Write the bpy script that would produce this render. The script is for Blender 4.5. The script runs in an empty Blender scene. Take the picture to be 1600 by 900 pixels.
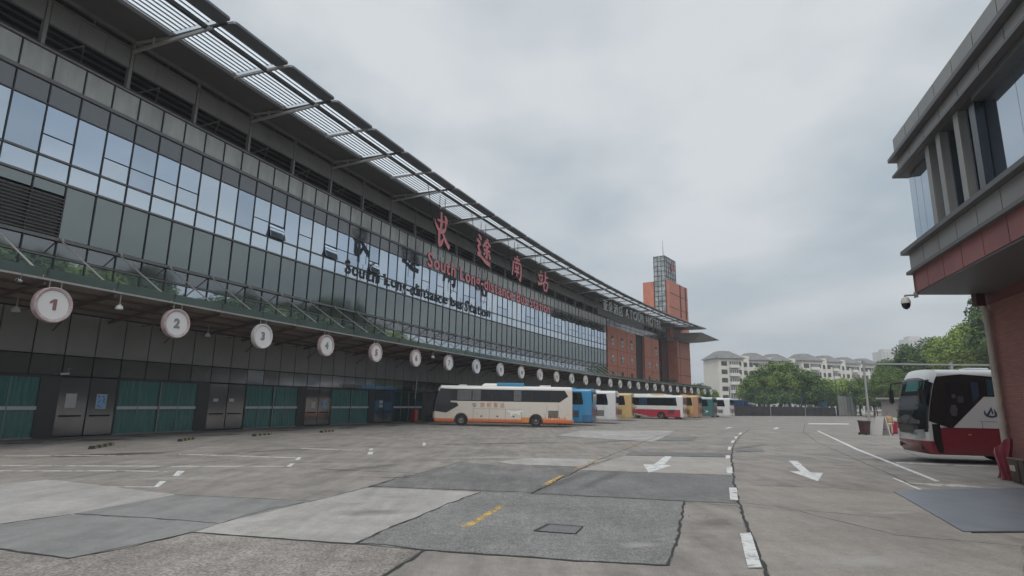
import bpy, bmesh, math, random, json
import numpy as np
from mathutils import Vector, Matrix
random.seed(7)
C = bpy.context.scene
COL = C.collection
# ------------------------------------------------------------------ camera
cam_d = bpy.data.cameras.new('camera'); cam = bpy.data.objects.new('camera', cam_d); COL.objects.link(cam)
cam_d.sensor_width = 36; cam_d.lens = 36*893/1600; cam_d.clip_start = .05; cam_d.clip_end = 4000
cam.matrix_world = Matrix.Translation((0, 0, 2.04)) @ Matrix.Rotation(math.pi/2+.19753, 4, 'X') @ Matrix.Rotation(.0171, 4, 'Z')
C.camera = cam
# ------------------------------------------------------------------ world: overcast sky with procedural cloud
SUN_EL, SUN_AZ = math.radians(48), math.radians(200)
w = bpy.data.worlds.new('World'); C.world = w; w.use_nodes = True
nt = w.node_tree; nt.nodes.clear(); N = nt.nodes.new; LK = nt.links.new
out = N('ShaderNodeOutputWorld'); bg = N('ShaderNodeBackground'); LK(bg.outputs[0], out.inputs[0])
sky = N('ShaderNodeTexSky'); sky.sky_type = 'NISHITA'; sky.sun_disc = False; sky.sun_elevation = SUN_EL
sky.sun_rotation = SUN_AZ; sky.air_density = 1.5; sky.dust_density = 4
tc = N('ShaderNodeTexCoord'); sep = N('ShaderNodeSeparateXYZ'); LK(tc.outputs['Generated'], sep.inputs[0])
def wm(op, a, b=None, v=None):
    n = N('ShaderNodeMath'); n.operation = op
    for i, s in enumerate((a, b)):
        if s is None: continue
        if isinstance(s, (int, float)): n.inputs[i].default_value = s
        else: LK(s, n.inputs[i])
    return n.outputs[0]
den = wm('ADD', wm('MAXIMUM', sep.outputs[2], 0.0), .16)
comb = N('ShaderNodeCombineXYZ'); LK(wm('DIVIDE', sep.outputs[0], den), comb.inputs[0]); LK(wm('DIVIDE', sep.outputs[1], den), comb.inputs[1])
def wnoise(sc, det, off):
    mp = N('ShaderNodeMapping'); LK(comb.outputs[0], mp.inputs[0]); mp.inputs['Location'].default_value = off; mp.inputs['Scale'].default_value = (1, .8, 1)
    n = N('ShaderNodeTexNoise'); LK(mp.outputs[0], n.inputs[0]); n.inputs['Scale'].default_value = sc; n.inputs['Detail'].default_value = det; n.inputs['Roughness'].default_value = .5
    n.inputs['Distortion'].default_value = .15
    return n.outputs[0]
cl = wm('ADD', wm('MULTIPLY', wnoise(.62, 5, (3.1, 1.7, 0)), .6), wm('MULTIPLY', wnoise(1.7, 6, (7.3, 2.2, 4)), .4))
cr = N('ShaderNodeValToRGB'); LK(cl, cr.inputs[0])
cr.color_ramp.elements[0].position = .43; cr.color_ramp.elements[0].color = (3.3, 3.85, 4.25, 1)
cr.color_ramp.elements[1].position = .58; cr.color_ramp.elements[1].color = (5.75, 5.95, 6.1, 1)
# haze band towards the horizon
hz = N('ShaderNodeValToRGB'); LK(wm('MAXIMUM', sep.outputs[2], 0.0), hz.inputs[0])
hz.color_ramp.elements[0].position = 0; hz.color_ramp.elements[0].color = (.75, .75, .75, 1)
hz.color_ramp.elements[1].position = .35; hz.color_ramp.elements[1].color = (0, 0, 0, 1)
mh = N('ShaderNodeMixRGB'); LK(hz.outputs[0], mh.inputs[0]); LK(cr.outputs[0], mh.inputs[1]); mh.inputs[2].default_value = (4.4, 4.75, 5.15, 1)
mx = N('ShaderNodeMixRGB'); mx.inputs[0].default_value = .90; LK(sky.outputs[0], mx.inputs[1]); LK(mh.outputs[0], mx.inputs[2])
# an overcast sky is brightest overhead
vm = N('ShaderNodeVectorMath'); vm.operation = 'SCALE'; LK(mx.outputs[0], vm.inputs[0])
LK(wm('ADD', 1.0, wm('MULTIPLY', wm('MAXIMUM', wm('SUBTRACT', sep.outputs[2], .62), 0.0), 5.2)), vm.inputs['Scale'])
LK(vm.outputs[0], bg.inputs[0]); bg.inputs[1].default_value = .1
sd = bpy.data.lights.new('sun', 'SUN'); sd.energy = 1.1; sd.angle = math.radians(25); sd.color = (1, .97, .93)
so = bpy.data.objects.new('sun', sd); COL.objects.link(so)
# sky sun_rotation is clockwise from +Y seen from above
sv = Vector((math.sin(SUN_AZ)*math.cos(SUN_EL), math.cos(SUN_AZ)*math.cos(SUN_EL), math.sin(SUN_EL)))
so.rotation_euler = (-sv).to_track_quat('-Z', 'Y').to_euler()
C.view_settings.view_transform = 'Standard'; C.view_settings.look = 'None'; C.view_settings.gamma = 1; C.view_settings.exposure = .36
C.render.engine = 'CYCLES'; C.cycles.max_bounces = 7; C.cycles.transparent_max_bounces = 12

# ------------------------------------------------------------------ materials
def rgb(r, g, b):
    f = lambda c: (c/255)/12.92 if c <= 10 else ((c/255+.055)/1.055)**2.4
    return (f(r), f(g), f(b))
MAT = {}
def mat(name, col, rough=.6, metal=0., var=.0, scale=3., spec=.5, coat=0, bump=0., bscale=40., alpha=None, col2=None, thresh=None, detail=4, stretch=None):
    if name in MAT: return MAT[name]
    m = bpy.data.materials.new(name); m.use_nodes = True; t = m.node_tree; b = t.nodes['Principled BSDF']
    b.inputs['Base Color'].default_value = (*col, 1); b.inputs['Roughness'].default_value = rough; b.inputs['Metallic'].default_value = metal
    b.inputs['Specular IOR Level'].default_value = spec; b.inputs['Coat Weight'].default_value = coat; b.inputs['Coat Roughness'].default_value = .05
    co = None
    if var or col2 or bump:
        co = t.nodes.new('ShaderNodeTexCoord').outputs['Object']
        if stretch:
            mp = t.nodes.new('ShaderNodeMapping'); mp.inputs['Scale'].default_value = stretch; t.links.new(co, mp.inputs[0]); co = mp.outputs[0]
    if var or col2:
        n = t.nodes.new('ShaderNodeTexNoise'); n.inputs['Scale'].default_value = scale; n.inputs['Detail'].default_value = detail; n.inputs['Roughness'].default_value = .62
        t.links.new(co, n.inputs[0])
        r = t.nodes.new('ShaderNodeValToRGB'); t.links.new(n.outputs[0], r.inputs[0])
        a = thresh or (.3, .7)
        r.color_ramp.elements[0].position = a[0]; r.color_ramp.elements[1].position = a[1]
        c2 = col2 or tuple(c*(1-var) for c in col); c1 = col if col2 else tuple(min(1, c*(1+var)) for c in col)
        r.color_ramp.elements[0].color = (*c2, 1); r.color_ramp.elements[1].color = (*c1, 1)
        t.links.new(r.outputs[0], b.inputs['Base Color'])
    if bump:
        n2 = t.nodes.new('ShaderNodeTexNoise'); n2.inputs['Scale'].default_value = bscale; n2.inputs['Detail'].default_value = 4; t.links.new(co, n2.inputs[0])
        bp = t.nodes.new('ShaderNodeBump'); bp.inputs['Strength'].default_value = bump; bp.inputs['Distance'].default_value = .02
        t.links.new(n2.outputs[0], bp.inputs['Height']); t.links.new(bp.outputs[0], b.inputs['Normal'])
    if alpha is not None: b.inputs['Alpha'].default_value = alpha
    MAT[name] = m
    return m
def concrete(name, c1, c2, speck=.25, rough=.88, spsc=38., stain=.35, bump=.35):
    m = bpy.data.materials.new(name); m.use_nodes = True; t = m.node_tree; b = t.nodes['Principled BSDF']; L = t.links.new
    co = t.nodes.new('ShaderNodeTexCoord').outputs['Object']
    def noise(sc, det=5, st=None, ro=.6):
        src = co
        if st:
            mp = t.nodes.new('ShaderNodeMapping'); mp.inputs['Scale'].default_value = st; mp.inputs['Rotation'].default_value = (0, 0, .33); L(co, mp.inputs[0]); src = mp.outputs[0]
        n = t.nodes.new('ShaderNodeTexNoise'); n.inputs['Scale'].default_value = sc; n.inputs['Detail'].default_value = det; n.inputs['Roughness'].default_value = ro; L(src, n.inputs[0]); return n.outputs[0]
    def ramp(src, p0, p1, a, bb):
        r = t.nodes.new('ShaderNodeValToRGB'); L(src, r.inputs[0]); r.color_ramp.elements[0].position = p0; r.color_ramp.elements[1].position = p1
        r.color_ramp.elements[0].color = (*a, 1); r.color_ramp.elements[1].color = (*bb, 1); return r.outputs[0]
    def mul(a, bb, f=1.):
        x = t.nodes.new('ShaderNodeMixRGB'); x.blend_type = 'MULTIPLY'; x.inputs[0].default_value = f; L(a, x.inputs[1]); L(bb, x.inputs[2]); return x.outputs[0]
    base = ramp(noise(.35, 6), .32, .68, c2, c1)
    base = mul(base, ramp(noise(1.0, 5, (2.6, .35, 1)), .35, .62, (1-stain*.55,)*3, (1, 1, 1)))      # drag and tyre streaks along the lanes
    base = mul(base, ramp(noise(.9, 7, None, .7), .38, .55, (1-stain*.5,)*3, (1.0, 1.0, 1.0)))
    sp = noise(spsc, 3, None, .8)
    base = mul(base, ramp(sp, .36, .60, (1-speck*1.5,)*3, (1+speck*.5,)*3))
    base = mul(base, ramp(noise(6, 6), .35, .6, (1-speck*.5,)*3, (1.04,)*3))
    L(base, b.inputs['Base Color']); b.inputs['Roughness'].default_value = rough; b.inputs['Specular IOR Level'].default_value = .35
    bp = t.nodes.new('ShaderNodeBump'); bp.inputs['Strength'].default_value = bump; bp.inputs['Distance'].default_value = .012
    L(sp, bp.inputs['Height']); L(bp.outputs[0], b.inputs['Normal'])
    MAT[name] = m; return m
def worn_paint(name, col, cover=.55, scale=5, rough=.75):
    m = bpy.data.materials.new(name); m.use_nodes = True; t = m.node_tree; b = t.nodes['Principled BSDF']; b.inputs['Base Color'].default_value = (*col, 1); b.inputs['Roughness'].default_value = rough
    co = t.nodes.new('ShaderNodeTexCoord').outputs['Object']
    n = t.nodes.new('ShaderNodeTexNoise'); n.inputs['Scale'].default_value = scale; n.inputs['Detail'].default_value = 9; n.inputs['Roughness'].default_value = .72; t.links.new(co, n.inputs[0])
    r = t.nodes.new('ShaderNodeValToRGB'); t.links.new(n.outputs[0], r.inputs[0]); r.color_ramp.elements[0].position = cover-.10; r.color_ramp.elements[1].position = cover+.07
    r.color_ramp.elements[0].color = (.95,)*3+(1,); r.color_ramp.elements[1].color = (.12,)*3+(1,)
    t.links.new(r.outputs[0], b.inputs['Alpha']); MAT[name] = m; return m
def stain_mat(name, col, strength=.75):
    m = bpy.data.materials.new(name); m.use_nodes = True; t = m.node_tree; b = t.nodes['Principled BSDF']; b.inputs['Base Color'].default_value = (*col, 1); b.inputs['Roughness'].default_value = .7; L = t.links.new
    tc_ = t.nodes.new('ShaderNodeTexCoord'); ln = t.nodes.new('ShaderNodeVectorMath'); ln.operation = 'LENGTH'; L(tc_.outputs['Object'], ln.inputs[0])
    g = t.nodes.new('ShaderNodeNewGeometry'); n = t.nodes.new('ShaderNodeTexNoise'); n.inputs['Scale'].default_value = 1.1; n.inputs['Detail'].default_value = 8; n.inputs['Roughness'].default_value = .65; L(g.outputs['Position'], n.inputs[0])
    def M(op, a, bb):
        q = t.nodes.new('ShaderNodeMath'); q.operation = op; q.use_clamp = op == 'MULTIPLY'
        for i, s in enumerate((a, bb)):
            if isinstance(s, (int, float)): q.inputs[i].default_value = s
            else: L(s, q.inputs[i])
        return q.outputs[0]
    f = M('MULTIPLY', M('SUBTRACT', M('ADD', M('SUBTRACT', 1., ln.outputs['Value']), M('MULTIPLY', n.outputs[0], 1.3)), .85), 1.6)
    edge = M('MULTIPLY', M('SUBTRACT', 1., ln.outputs['Value']), 4.)
    L(M('MULTIPLY', M('MULTIPLY', f, edge), strength), b.inputs['Alpha']); MAT[name] = m; return m
def glass(name, col, rough=.03, metal=.92, wav=.0):
    m = mat(name, col, rough, metal)
    t = m.node_tree; b = t.nodes['Principled BSDF']
    co = t.nodes.new('ShaderNodeTexCoord').outputs['Object']
    n = t.nodes.new('ShaderNodeTexNoise'); n.inputs['Scale'].default_value = .8; n.inputs['Detail'].default_value = 1; t.links.new(co, n.inputs[0])
    bp = t.nodes.new('ShaderNodeBump'); bp.inputs['Strength'].default_value = wav; bp.inputs['Distance'].default_value = .05
    t.links.new(n.outputs[0], bp.inputs['Height']); t.links.new(bp.outputs[0], b.inputs['Normal'])
    return m
# ------------------------------------------------------------------ object helpers
class MB:
    def __init__(s): s.v = []; s.f = []; s.m = []
    def add(s, vs, fs, mi=0):
        o = len(s.v); s.v += [tuple(p) for p in vs]; s.f += [tuple(i+o for i in f) for f in fs]; s.m += [mi]*len(fs); return s
    def box(s, a, b, M=None, mi=0):
        x0, y0, z0 = a; x1, y1, z1 = b
        vs = [(x0, y0, z0), (x1, y0, z0), (x1, y1, z0), (x0, y1, z0), (x0, y0, z1), (x1, y0, z1), (x1, y1, z1), (x0, y1, z1)]
        if M is not None: vs = [M @ Vector(p) for p in vs]
        return s.add(vs, [(0, 3, 2, 1), (4, 5, 6, 7), (0, 1, 5, 4), (1, 2, 6, 5), (2, 3, 7, 6), (3, 0, 4, 7)], mi)
    def hexa(s, b, t, mi=0):
        return s.add(list(b)+list(t), [(0, 3, 2, 1), (4, 5, 6, 7), (0, 1, 5, 4), (1, 2, 6, 5), (2, 3, 7, 6), (3, 0, 4, 7)], mi)
    def tube(s, p, q, r, r2=None, n=8, mi=0):
        p = Vector(p); q = Vector(q); d = (q-p)
        if d.length < 1e-6: return s
        d.normalize(); u = d.orthogonal().normalized(); v = d.cross(u); r2 = r if r2 is None else r2
        vs = []
        for c, rr in ((p, r), (q, r2)):
            for i in range(n):
                a = 2*math.pi*i/n; vs.append(c+u*math.cos(a)*rr+v*math.sin(a)*rr)
        fs = [(i, (i+1) % n, n+(i+1) % n, n+i) for i in range(n)]+[tuple(range(n-1, -1, -1)), tuple(range(n, 2*n))]
        return s.add(vs, fs, mi)
    def bar(s, p, q, w, h, mi=0):       # rectangular bar, w horizontal, h vertical-ish
        p = Vector(p); q = Vector(q); d = (q-p).normalized(); up = Vector((0, 0, 1))
        if abs(d.z) > .95: up = Vector((0, 1, 0))
        u = d.cross(up).normalized()*w/2; v = u.cross(d).normalized()*h/2
        vs = [p-u-v, p+u-v, p+u+v, p-u+v, q-u-v, q+u-v, q+u+v, q-u+v]
        return s.add(vs, [(0, 1, 2, 3), (7, 6, 5, 4), (0, 4, 5, 1), (1, 5, 6, 2), (2, 6, 7, 3), (3, 7, 4, 0)], mi)
    def prism(s, poly, d, mi=0):        # polygon (3D points) extruded by vector d
        n = len(poly); d = Vector(d); vs = [Vector(p) for p in poly]+[Vector(p)+d for p in poly]
        return s.add(vs, [tuple(range(n))[::-1], tuple(range(n, 2*n))]+[(i, (i+1) % n, n+(i+1) % n, n+i) for i in range(n)], mi)
    def lathe(s, c, prof, n=20, mi=0):  # profile of (r, z) about vertical axis
        vs = []; fs = []
        for r, z in prof:
            for i in range(n): a = 2*math.pi*i/n; vs.append((c[0]+r*math.cos(a), c[1]+r*math.sin(a), c[2]+z))
        for k in range(len(prof)-1):
            for i in range(n): fs.append((k*n+i, k*n+(i+1) % n, (k+1)*n+(i+1) % n, (k+1)*n+i))
        fs += [tuple(range(n))[::-1], tuple(range((len(prof)-1)*n, len(prof)*n))]
        return s.add(vs, fs, mi)
    def mesh(s, name, mats, smooth=False, fix=True):
        me = bpy.data.meshes.new(name); me.from_pydata(s.v, [], s.f)
        for m in (mats if isinstance(mats, (list, tuple)) else [mats]): me.materials.append(m)
        for p, i in zip(me.polygons, s.m): p.material_index = i
        if fix:
            bm = bmesh.new(); bm.from_mesh(me); bmesh.ops.recalc_face_normals(bm, faces=bm.faces); bm.to_mesh(me); bm.free()
        if smooth:
            me.polygons.foreach_set('use_smooth', [True]*len(me.polygons)); me.set_sharp_from_angle(angle=math.radians(35))
        return me
    def build(s, name, mats, parent=None, smooth=False, fix=True):
        return link(name, s.mesh(name, mats, smooth, fix), parent)
def link(name, me, parent=None):
    o = bpy.data.objects.new(name, me); COL.objects.link(o)
    if parent: o.parent = parent
    return o
def tag(o, label=None, cat=None, group=None, kind=None):
    for k, v in (('label', label), ('category', cat), ('group', group), ('kind', kind)):
        if v: o[k] = v
    return o
def thing(name, label, cat, loc=(0, 0, 0), rz=0, group=None):
    o = bpy.data.objects.new(name, None); COL.objects.link(o); o.location = loc; o.rotation_euler = (0, 0, rz); o.empty_display_size = .3
    return tag(o, label, cat, group)
def copy_tree(o, parent=None):
    c = o.copy(); COL.objects.link(c); c.parent = parent
    for ch in o.children: copy_tree(ch, c)
    return c
def bevel(me, w=.01, seg=2):
    bm = bmesh.new(); bm.from_mesh(me); bmesh.ops.remove_doubles(bm, verts=bm.verts, dist=1e-5)
    bmesh.ops.bevel(bm, geom=[e for e in bm.edges if e.is_manifold and e.calc_face_angle(0) > .5], offset=w, segments=seg, affect='EDGES', clamp_overlap=True); bm.to_mesh(me); bm.free(); return me
def text_mesh(txt, size, ext=.02, offset=0., sx=1., align='CENTER', bev=0):
    cu = bpy.data.curves.new('text', 'FONT'); cu.body = txt; cu.size = size; cu.extrude = ext; cu.offset = offset; cu.align_x = align; cu.align_y = 'BOTTOM_BASELINE'; cu.resolution_u = 3
    o = bpy.data.objects.new('text', cu); COL.objects.link(o)
    dg = bpy.context.evaluated_depsgraph_get(); me = bpy.data.meshes.new_from_object(o.evaluated_get(dg)); bpy.data.objects.remove(o)
    me.transform(Matrix.Diagonal((sx, 1, 1, 1))); return me
def text_obj(name, txt, size, M, m, parent=None, **k):
    me = text_mesh(txt, size, **k); me.materials.clear(); me.materials.append(m); me.transform(M); me.name = name
    return link(name, me, parent)
def frame(o, x, y, z):      # matrix from axes
    return Matrix(((x[0], y[0], z[0], o[0]), (x[1], y[1], z[1], o[1]), (x[2], y[2], z[2], o[2]), (0, 0, 0, 1)))
# brush strokes
def brush_char(strokes, S, depth=.12):
    mb = MB()
    for k, st in enumerate(strokes):
        pts = [Vector((p[0], p[1])) for p in st[0]]; ws = st[1]
        # catmull-rom
        fine = []; W = []
        n = len(pts)
        for i in range(n-1):
            p0 = pts[max(i-1, 0)]; p1 = pts[i]; p2 = pts[i+1]; p3 = pts[min(i+2, n-1)]
            for j in range(6):
                t = j/6; a = .5*((2*p1)+(p2-p0)*t+(2*p0-5*p1+4*p2-p3)*t*t+(3*p1-p0-3*p2+p3)*t**3); fine.append(a); W.append(ws[i]+(ws[i+1]-ws[i])*t)
        fine.append(pts[-1]); W.append(ws[-1])
        L = []; R = []
        for i, p in enumerate(fine):
            d = (fine[min(i+1, len(fine)-1)]-fine[max(i-1, 0)]).normalized(); nn = Vector((-d.y, d.x)); L.append(p+nn*W[i]/2); R.append(p-nn*W[i]/2)
        z1 = depth+k*.003; z0 = -k*.003
        m = len(fine)
        vs = [(p.x*S, p.y*S, z1) for p in L]+[(p.x*S, p.y*S, z1) for p in R]+[(p.x*S, p.y*S, z0) for p in L]+[(p.x*S, p.y*S, z0) for p in R]
        f0 = []; f1 = []
        for i in range(m-1):
            f0.append((i, i+1, m+i+1, m+i)); f1 += [(2*m+i, 2*m+i+1, 3*m+i+1, 3*m+i), (i, i+1, 2*m+i+1, 2*m+i), (m+i, m+i+1, 3*m+i+1, 3*m+i)]
        f1 += [(0, m, 3*m, 2*m), (m-1, 2*m-1, 4*m-1, 3*m-1)]
        o = len(mb.v); mb.v += vs; mb.f += [tuple(q+o for q in f) for f in f0+f1]; mb.m += [0]*len(f0)+[1]*len(f1)
    return mb

# ------------------------------------------------------------------ plan curve of the station (measured)
X0, Y0, H0, K = -18.4942, 22.7572, .35114, .00204
WALL = -4.525
def cv(s, off=0., z=0.):
    h = H0+K*s
    x = X0+(-math.cos(h)+math.cos(H0))/K; y = Y0+(math.sin(h)-math.sin(H0))/K
    return Vector((x+off*math.cos(h), y-off*math.sin(h), z))
def tang(s): h = H0+K*s; return Vector((math.sin(h), math.cos(h), 0))
def nrm(s): h = H0+K*s; return Vector((math.cos(h), -math.sin(h), 0))
def arcbox(mb, s0, s1, o0, o1, z0, z1, step=1.434, mi=0):
    n = max(1, int(math.ceil((s1-s0)/step-1e-6))); prev = None
    ss = [s0+(s1-s0)*i/n for i in range(n+1)]; vs = []
    for s in ss: vs += [cv(s, o0, z0), cv(s, o1, z0), cv(s, o1, z1), cv(s, o0, z1)]
    fs = []
    for i in range(n):
        a = 4*i; b = a+4
        fs += [(a, a+1, b+1, b), (a+1, a+2, b+2, b+1), (a+2, a+3, b+3, b+2), (a+3, a, b, b+3)]
    fs += [(0, 3, 2, 1), (4*n, 4*n+1, 4*n+2, 4*n+3)]
    return mb.add(vs, fs, mi)
GROUND_DATA={"patches":[["light",[[-11.778,12.962],[-11.65,13.76],[-11.22,14.704],[-7.053,12.776],[-7.567,10.485],[-8.058,9.655],[-8.211,8.971]]],["mid",[[-7.079,12.773],[-4.006,12.282],[-4.738,10.026],[-7.596,10.598]]],["light2",[[-3.334,14.231],[-0.657,13.838],[-2.225,8.812],[-4.819,9.358],[-4.738,10.026],[-4.006,12.282]]],["mid",[[-8.101,8.857],[-8.058,9.655],[-7.586,10.541],[-4.738,10.026],[-4.842,9.4],[-5.548,7.809],[-6.792,8.209],[-7.688,8.428]]],["rough",[[-6.999,8.061],[-6.736,8.145],[-5.504,7.752],[-4.774,9.274],[-2.706,8.816],[-2.205,8.738],[-1.179,8.484],[-1.503,7.18],[-2.528,6.008],[-5.004,5.891]]],["dark",[[-0.632,13.937],[0.518,13.685],[3.808,12.989],[2.092,7.956],[0.906,8.095],[-0.112,8.318],[-1.184,8.519],[-2.153,8.817]]],["darker",[[0.58,13.785],[2.208,18.384],[6.66,17.738],[4.861,12.854],[3.833,13.073]]],["beige",[[2.249,18.56],[4.624,23.875],[8.857,23.823],[6.721,17.898]]],["dark2",[[-3.383,14.435],[-3.125,15.023],[-1.657,20.437],[-0.318,19.436],[2.274,19.273],[0.554,13.877],[-0.637,14.035]]],["light",[[-0.452,20.638],[0.829,22.257],[3.71,22.27],[2.403,19.479],[0.101,19.895]]],["light",[[3.014,37.529],[5.333,45.048],[13.616,47.96],[7.973,32.81],[3.574,36.996]]],["darker",[[8.451,34.008],[10.123,38.201],[12.41,38.857],[10.96,34.943]]],["darker",[[5.318,25.988],[9.886,26.403],[8.995,24.121],[4.736,24.179]]],["darker",[[10.959,28.582],[12.509,29.306],[11.787,27.291],[10.274,26.815]]],["beige2",[[4.796,12.616],[5.961,15.778],[9.544,14.766],[7.795,10.18],[7.972,9.408],[6.401,7.625],[3.189,7.444],[3.534,8.555],[4.082,10.233]]]],"cracks":[[0.055,[[3.045,7.074],[3.172,7.495],[3.477,8.484],[4.019,10.13],[4.728,12.243],[5.468,14.418],[6.932,18.399],[8.995,23.983],[11.12,29.407],[13.331,34.7],[16.687,42.404],[21.065,51.737]]],[0.05,[[-7.523,8.439],[-6.792,8.209],[-6.18,7.986],[-5.548,7.809]]],[0.035,[[-5.548,7.809],[-5.195,8.387],[-4.819,9.358]]],[0.045,[[-4.819,9.358],[-3.77,9.137],[-2.731,8.892],[-2.225,8.812],[-1.773,8.768],[-1.184,8.519],[-0.112,8.318],[0.906,8.095],[2.092,7.956]]],[0.04,[[2.092,7.956],[2.662,9.57],[3.808,12.989]]],[0.04,[[-1.184,8.519],[-1.276,8.019],[-1.503,7.18],[-1.538,6.721]]],[0.04,[[-2.225,8.812],[-1.967,9.667],[-1.402,11.601],[-0.657,13.838]]],[0.04,[[0.518,13.685],[1.281,15.935],[2.272,18.911],[3.503,22.481],[6.217,29.563],[10.075,39.632],[14.145,49.249]]],[0.03,[[-7.596,10.598],[-6.142,10.33],[-4.738,10.026]]],[0.03,[[-7.079,12.773],[-5.223,12.472],[-4.006,12.282]]],[0.05,[[-11.206,14.588],[-10.546,16.685],[-9.461,19.756],[-8.055,25.219],[-7.286,28.544]]],[0.06,[[-5.614,17.734],[-2.383,17.096]]],[0.025,[[-0.659,13.886],[2.207,13.327],[3.808,12.989],[5.8,11.995],[6.343,9.931],[7.898,9.323]]],[0.03,[[4.897,13.017],[5.872,12.138],[7.291,11.363]]],[0.03,[[6.009,15.903],[8.431,15.605],[9.565,14.87]]],[0.035,[[9.338,24.606],[11.182,23.316]]],[0.03,[[11.182,23.316],[12.252,22.521],[13.725,21.427]]],[0.04,[[59.199,107.5],[37.791,74.975],[24.883,49.696],[18.763,36.08],[15.08,26.599],[11.877,18.288],[10.631,15.412]]],[0.04,[[24.608,40.865],[20.614,31.481],[17.43,24.662]]],[0.05,[[11.542,30.339],[12.902,30.215]]],[0.06,[[11.491,41.63],[16.092,41.819]]],[0.05,[[-3.528,22.491],[-2.586,25.032],[2.838,25.168]]],[0.06,[[-4.062,16.154],[-2.664,16.072]]],[0.05,[[-7.557,19.25],[-4.204,20.012]]],[0.035,[[-7.754,8.883],[-8.058,9.655],[-7.586,10.541]]],[0.03,[[-4.738,10.026],[-4.505,11.378],[-4.006,12.282],[-3.334,14.231],[-2.83,17.033]]],[0.03,[[-3.334,14.231],[-3.125,15.023],[-1.657,20.437],[-0.88,22.986]]],[0.04,[[2.977,25.195],[5.536,25.074],[9.435,25.213]]],[0.03,[[7.839,32.265],[9.779,31.752],[11.774,31.748]]],[0.025,[[-3.635,34.89],[1.994,34.013],[7.343,33.179]]],[0.03,[[25.145,57.135],[30.58,60.732]]],[0.03,[[-14.077,23.904],[-9.445,23.31],[-6.258,24.594]]],[0.03,[[14.267,36.102],[18.538,36.023]]],[0.03,[[14.067,18.581],[14.981,18.244]]],[0.03,[[-0.318,19.436],[2.274,19.273]]],[0.06,[[-5.683,26.85],[-1.604,26.628]]]],"white":[[[3.769,9.876],[3.971,9.937],[3.27,7.882],[3.085,7.871]],[[5.577,15.161],[5.781,15.185],[5.042,13.195],[4.893,13.263]],[[7.401,20.247],[7.609,20.279],[6.911,18.396],[6.724,18.37]],[[9.082,24.849],[9.285,24.887],[8.723,23.402],[8.534,23.368]],[[11.219,30.267],[11.398,30.307],[10.534,28.114],[10.369,28.079]],[[13.57,35.919],[13.766,35.971],[12.707,33.463],[12.526,33.419]],[[15.533,40.49],[15.731,40.548],[14.701,38.124],[14.515,38.073]],[[18.191,46.45],[18.424,46.527],[17.038,43.347],[16.796,43.272]],[[27.648,52.893],[27.86,52.967],[17.765,30.028],[12.545,17.357],[12.381,17.337],[17.542,29.981]],[[11.531,17.94],[11.615,17.951],[10.631,15.25],[10.507,15.236]],[[39.53,77.407],[45.815,79.2],[43.296,74.866],[37.195,73.167]],[[-8.802,15.65],[-9.277,16.718],[-9.078,16.746],[-8.646,15.671]],[[-8.137,13.77],[-8.545,14.694],[-8.399,14.712],[-8.041,13.781]],[[-6.817,18.238],[-7.019,19.14],[-6.883,19.162],[-6.668,18.261]],[[-7.282,20.242],[-7.516,21.124],[-7.388,21.147],[-7.138,20.267]],[[-5.416,22.673],[-5.636,23.781],[-5.464,23.816],[-5.229,22.709]],[[-5.816,24.525],[-5.996,25.493],[-5.865,25.522],[-5.665,24.556]],[[-4.028,27.425],[-4.309,29.507],[-4.185,29.537],[-3.884,27.458]],[[19.919,54.445],[21.64,57.922],[22.088,58.102],[20.335,54.604]],[[24.568,54.884],[27.364,60.219],[26.917,58.541],[25.073,55.073]]],"faint":[[[-14.405,16.12],[-10.546,16.685],[-9.352,16.631],[-9.249,16.452],[-10.411,16.478],[-14.193,15.889]],[[-15.5,17.311],[-9.558,17.987],[-6.919,18.401],[-6.853,18.232],[-9.427,17.746],[-15.295,17.088]],[[-9.254,13.689],[-8.166,13.817],[-8.08,13.676],[-9.189,13.596]],[[-12.033,21.667],[-8.091,21.141],[-7.58,21.112],[-7.498,20.889],[-7.96,20.806],[-11.833,21.315]],[[-17.808,19.822],[-13.394,20.893],[-13.25,20.674],[-17.591,19.586]],[[-8.813,25.054],[-5.804,24.367],[-5.746,24.127],[-8.7,24.737]],[[11.148,16.913],[12.619,16.706],[12.859,16.122],[11.729,16.228]],[[15.159,23.243],[18.032,22.314],[17.625,21.819],[14.89,22.838]]],"yellow":[[[0.869,15.28],[1.467,17.11],[1.597,17.127],[1.006,15.124]],[[-0.779,10.046],[-0.17,12.137],[-0.054,12.148],[-0.621,10.059]]],"fyellow":[[[1.946,18.515],[3.418,22.719],[3.569,22.746],[2.128,18.542]],[[5.386,27.771],[7.219,32.622],[7.407,32.669],[5.606,27.819]]],"arrows":[[[6.32,24.049],[6.58,23.957],[5.391,20.637],[5.558,20.358],[4.267,18.186],[4.655,20.623],[5.012,20.577]],[[10.832,23.006],[11.158,22.963],[9.655,19.082],[10.02,18.998],[8.735,16.876],[9.111,19.316],[9.472,19.333]]],"plate":[[9.565,14.87],[10.548,15.294],[16.382,16.534],[10.763,10.551],[7.703,10.268]],"manhole":[[0.408,9.804],[0.67,10.366],[1.274,10.21],[1.079,9.628]]}
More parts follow.
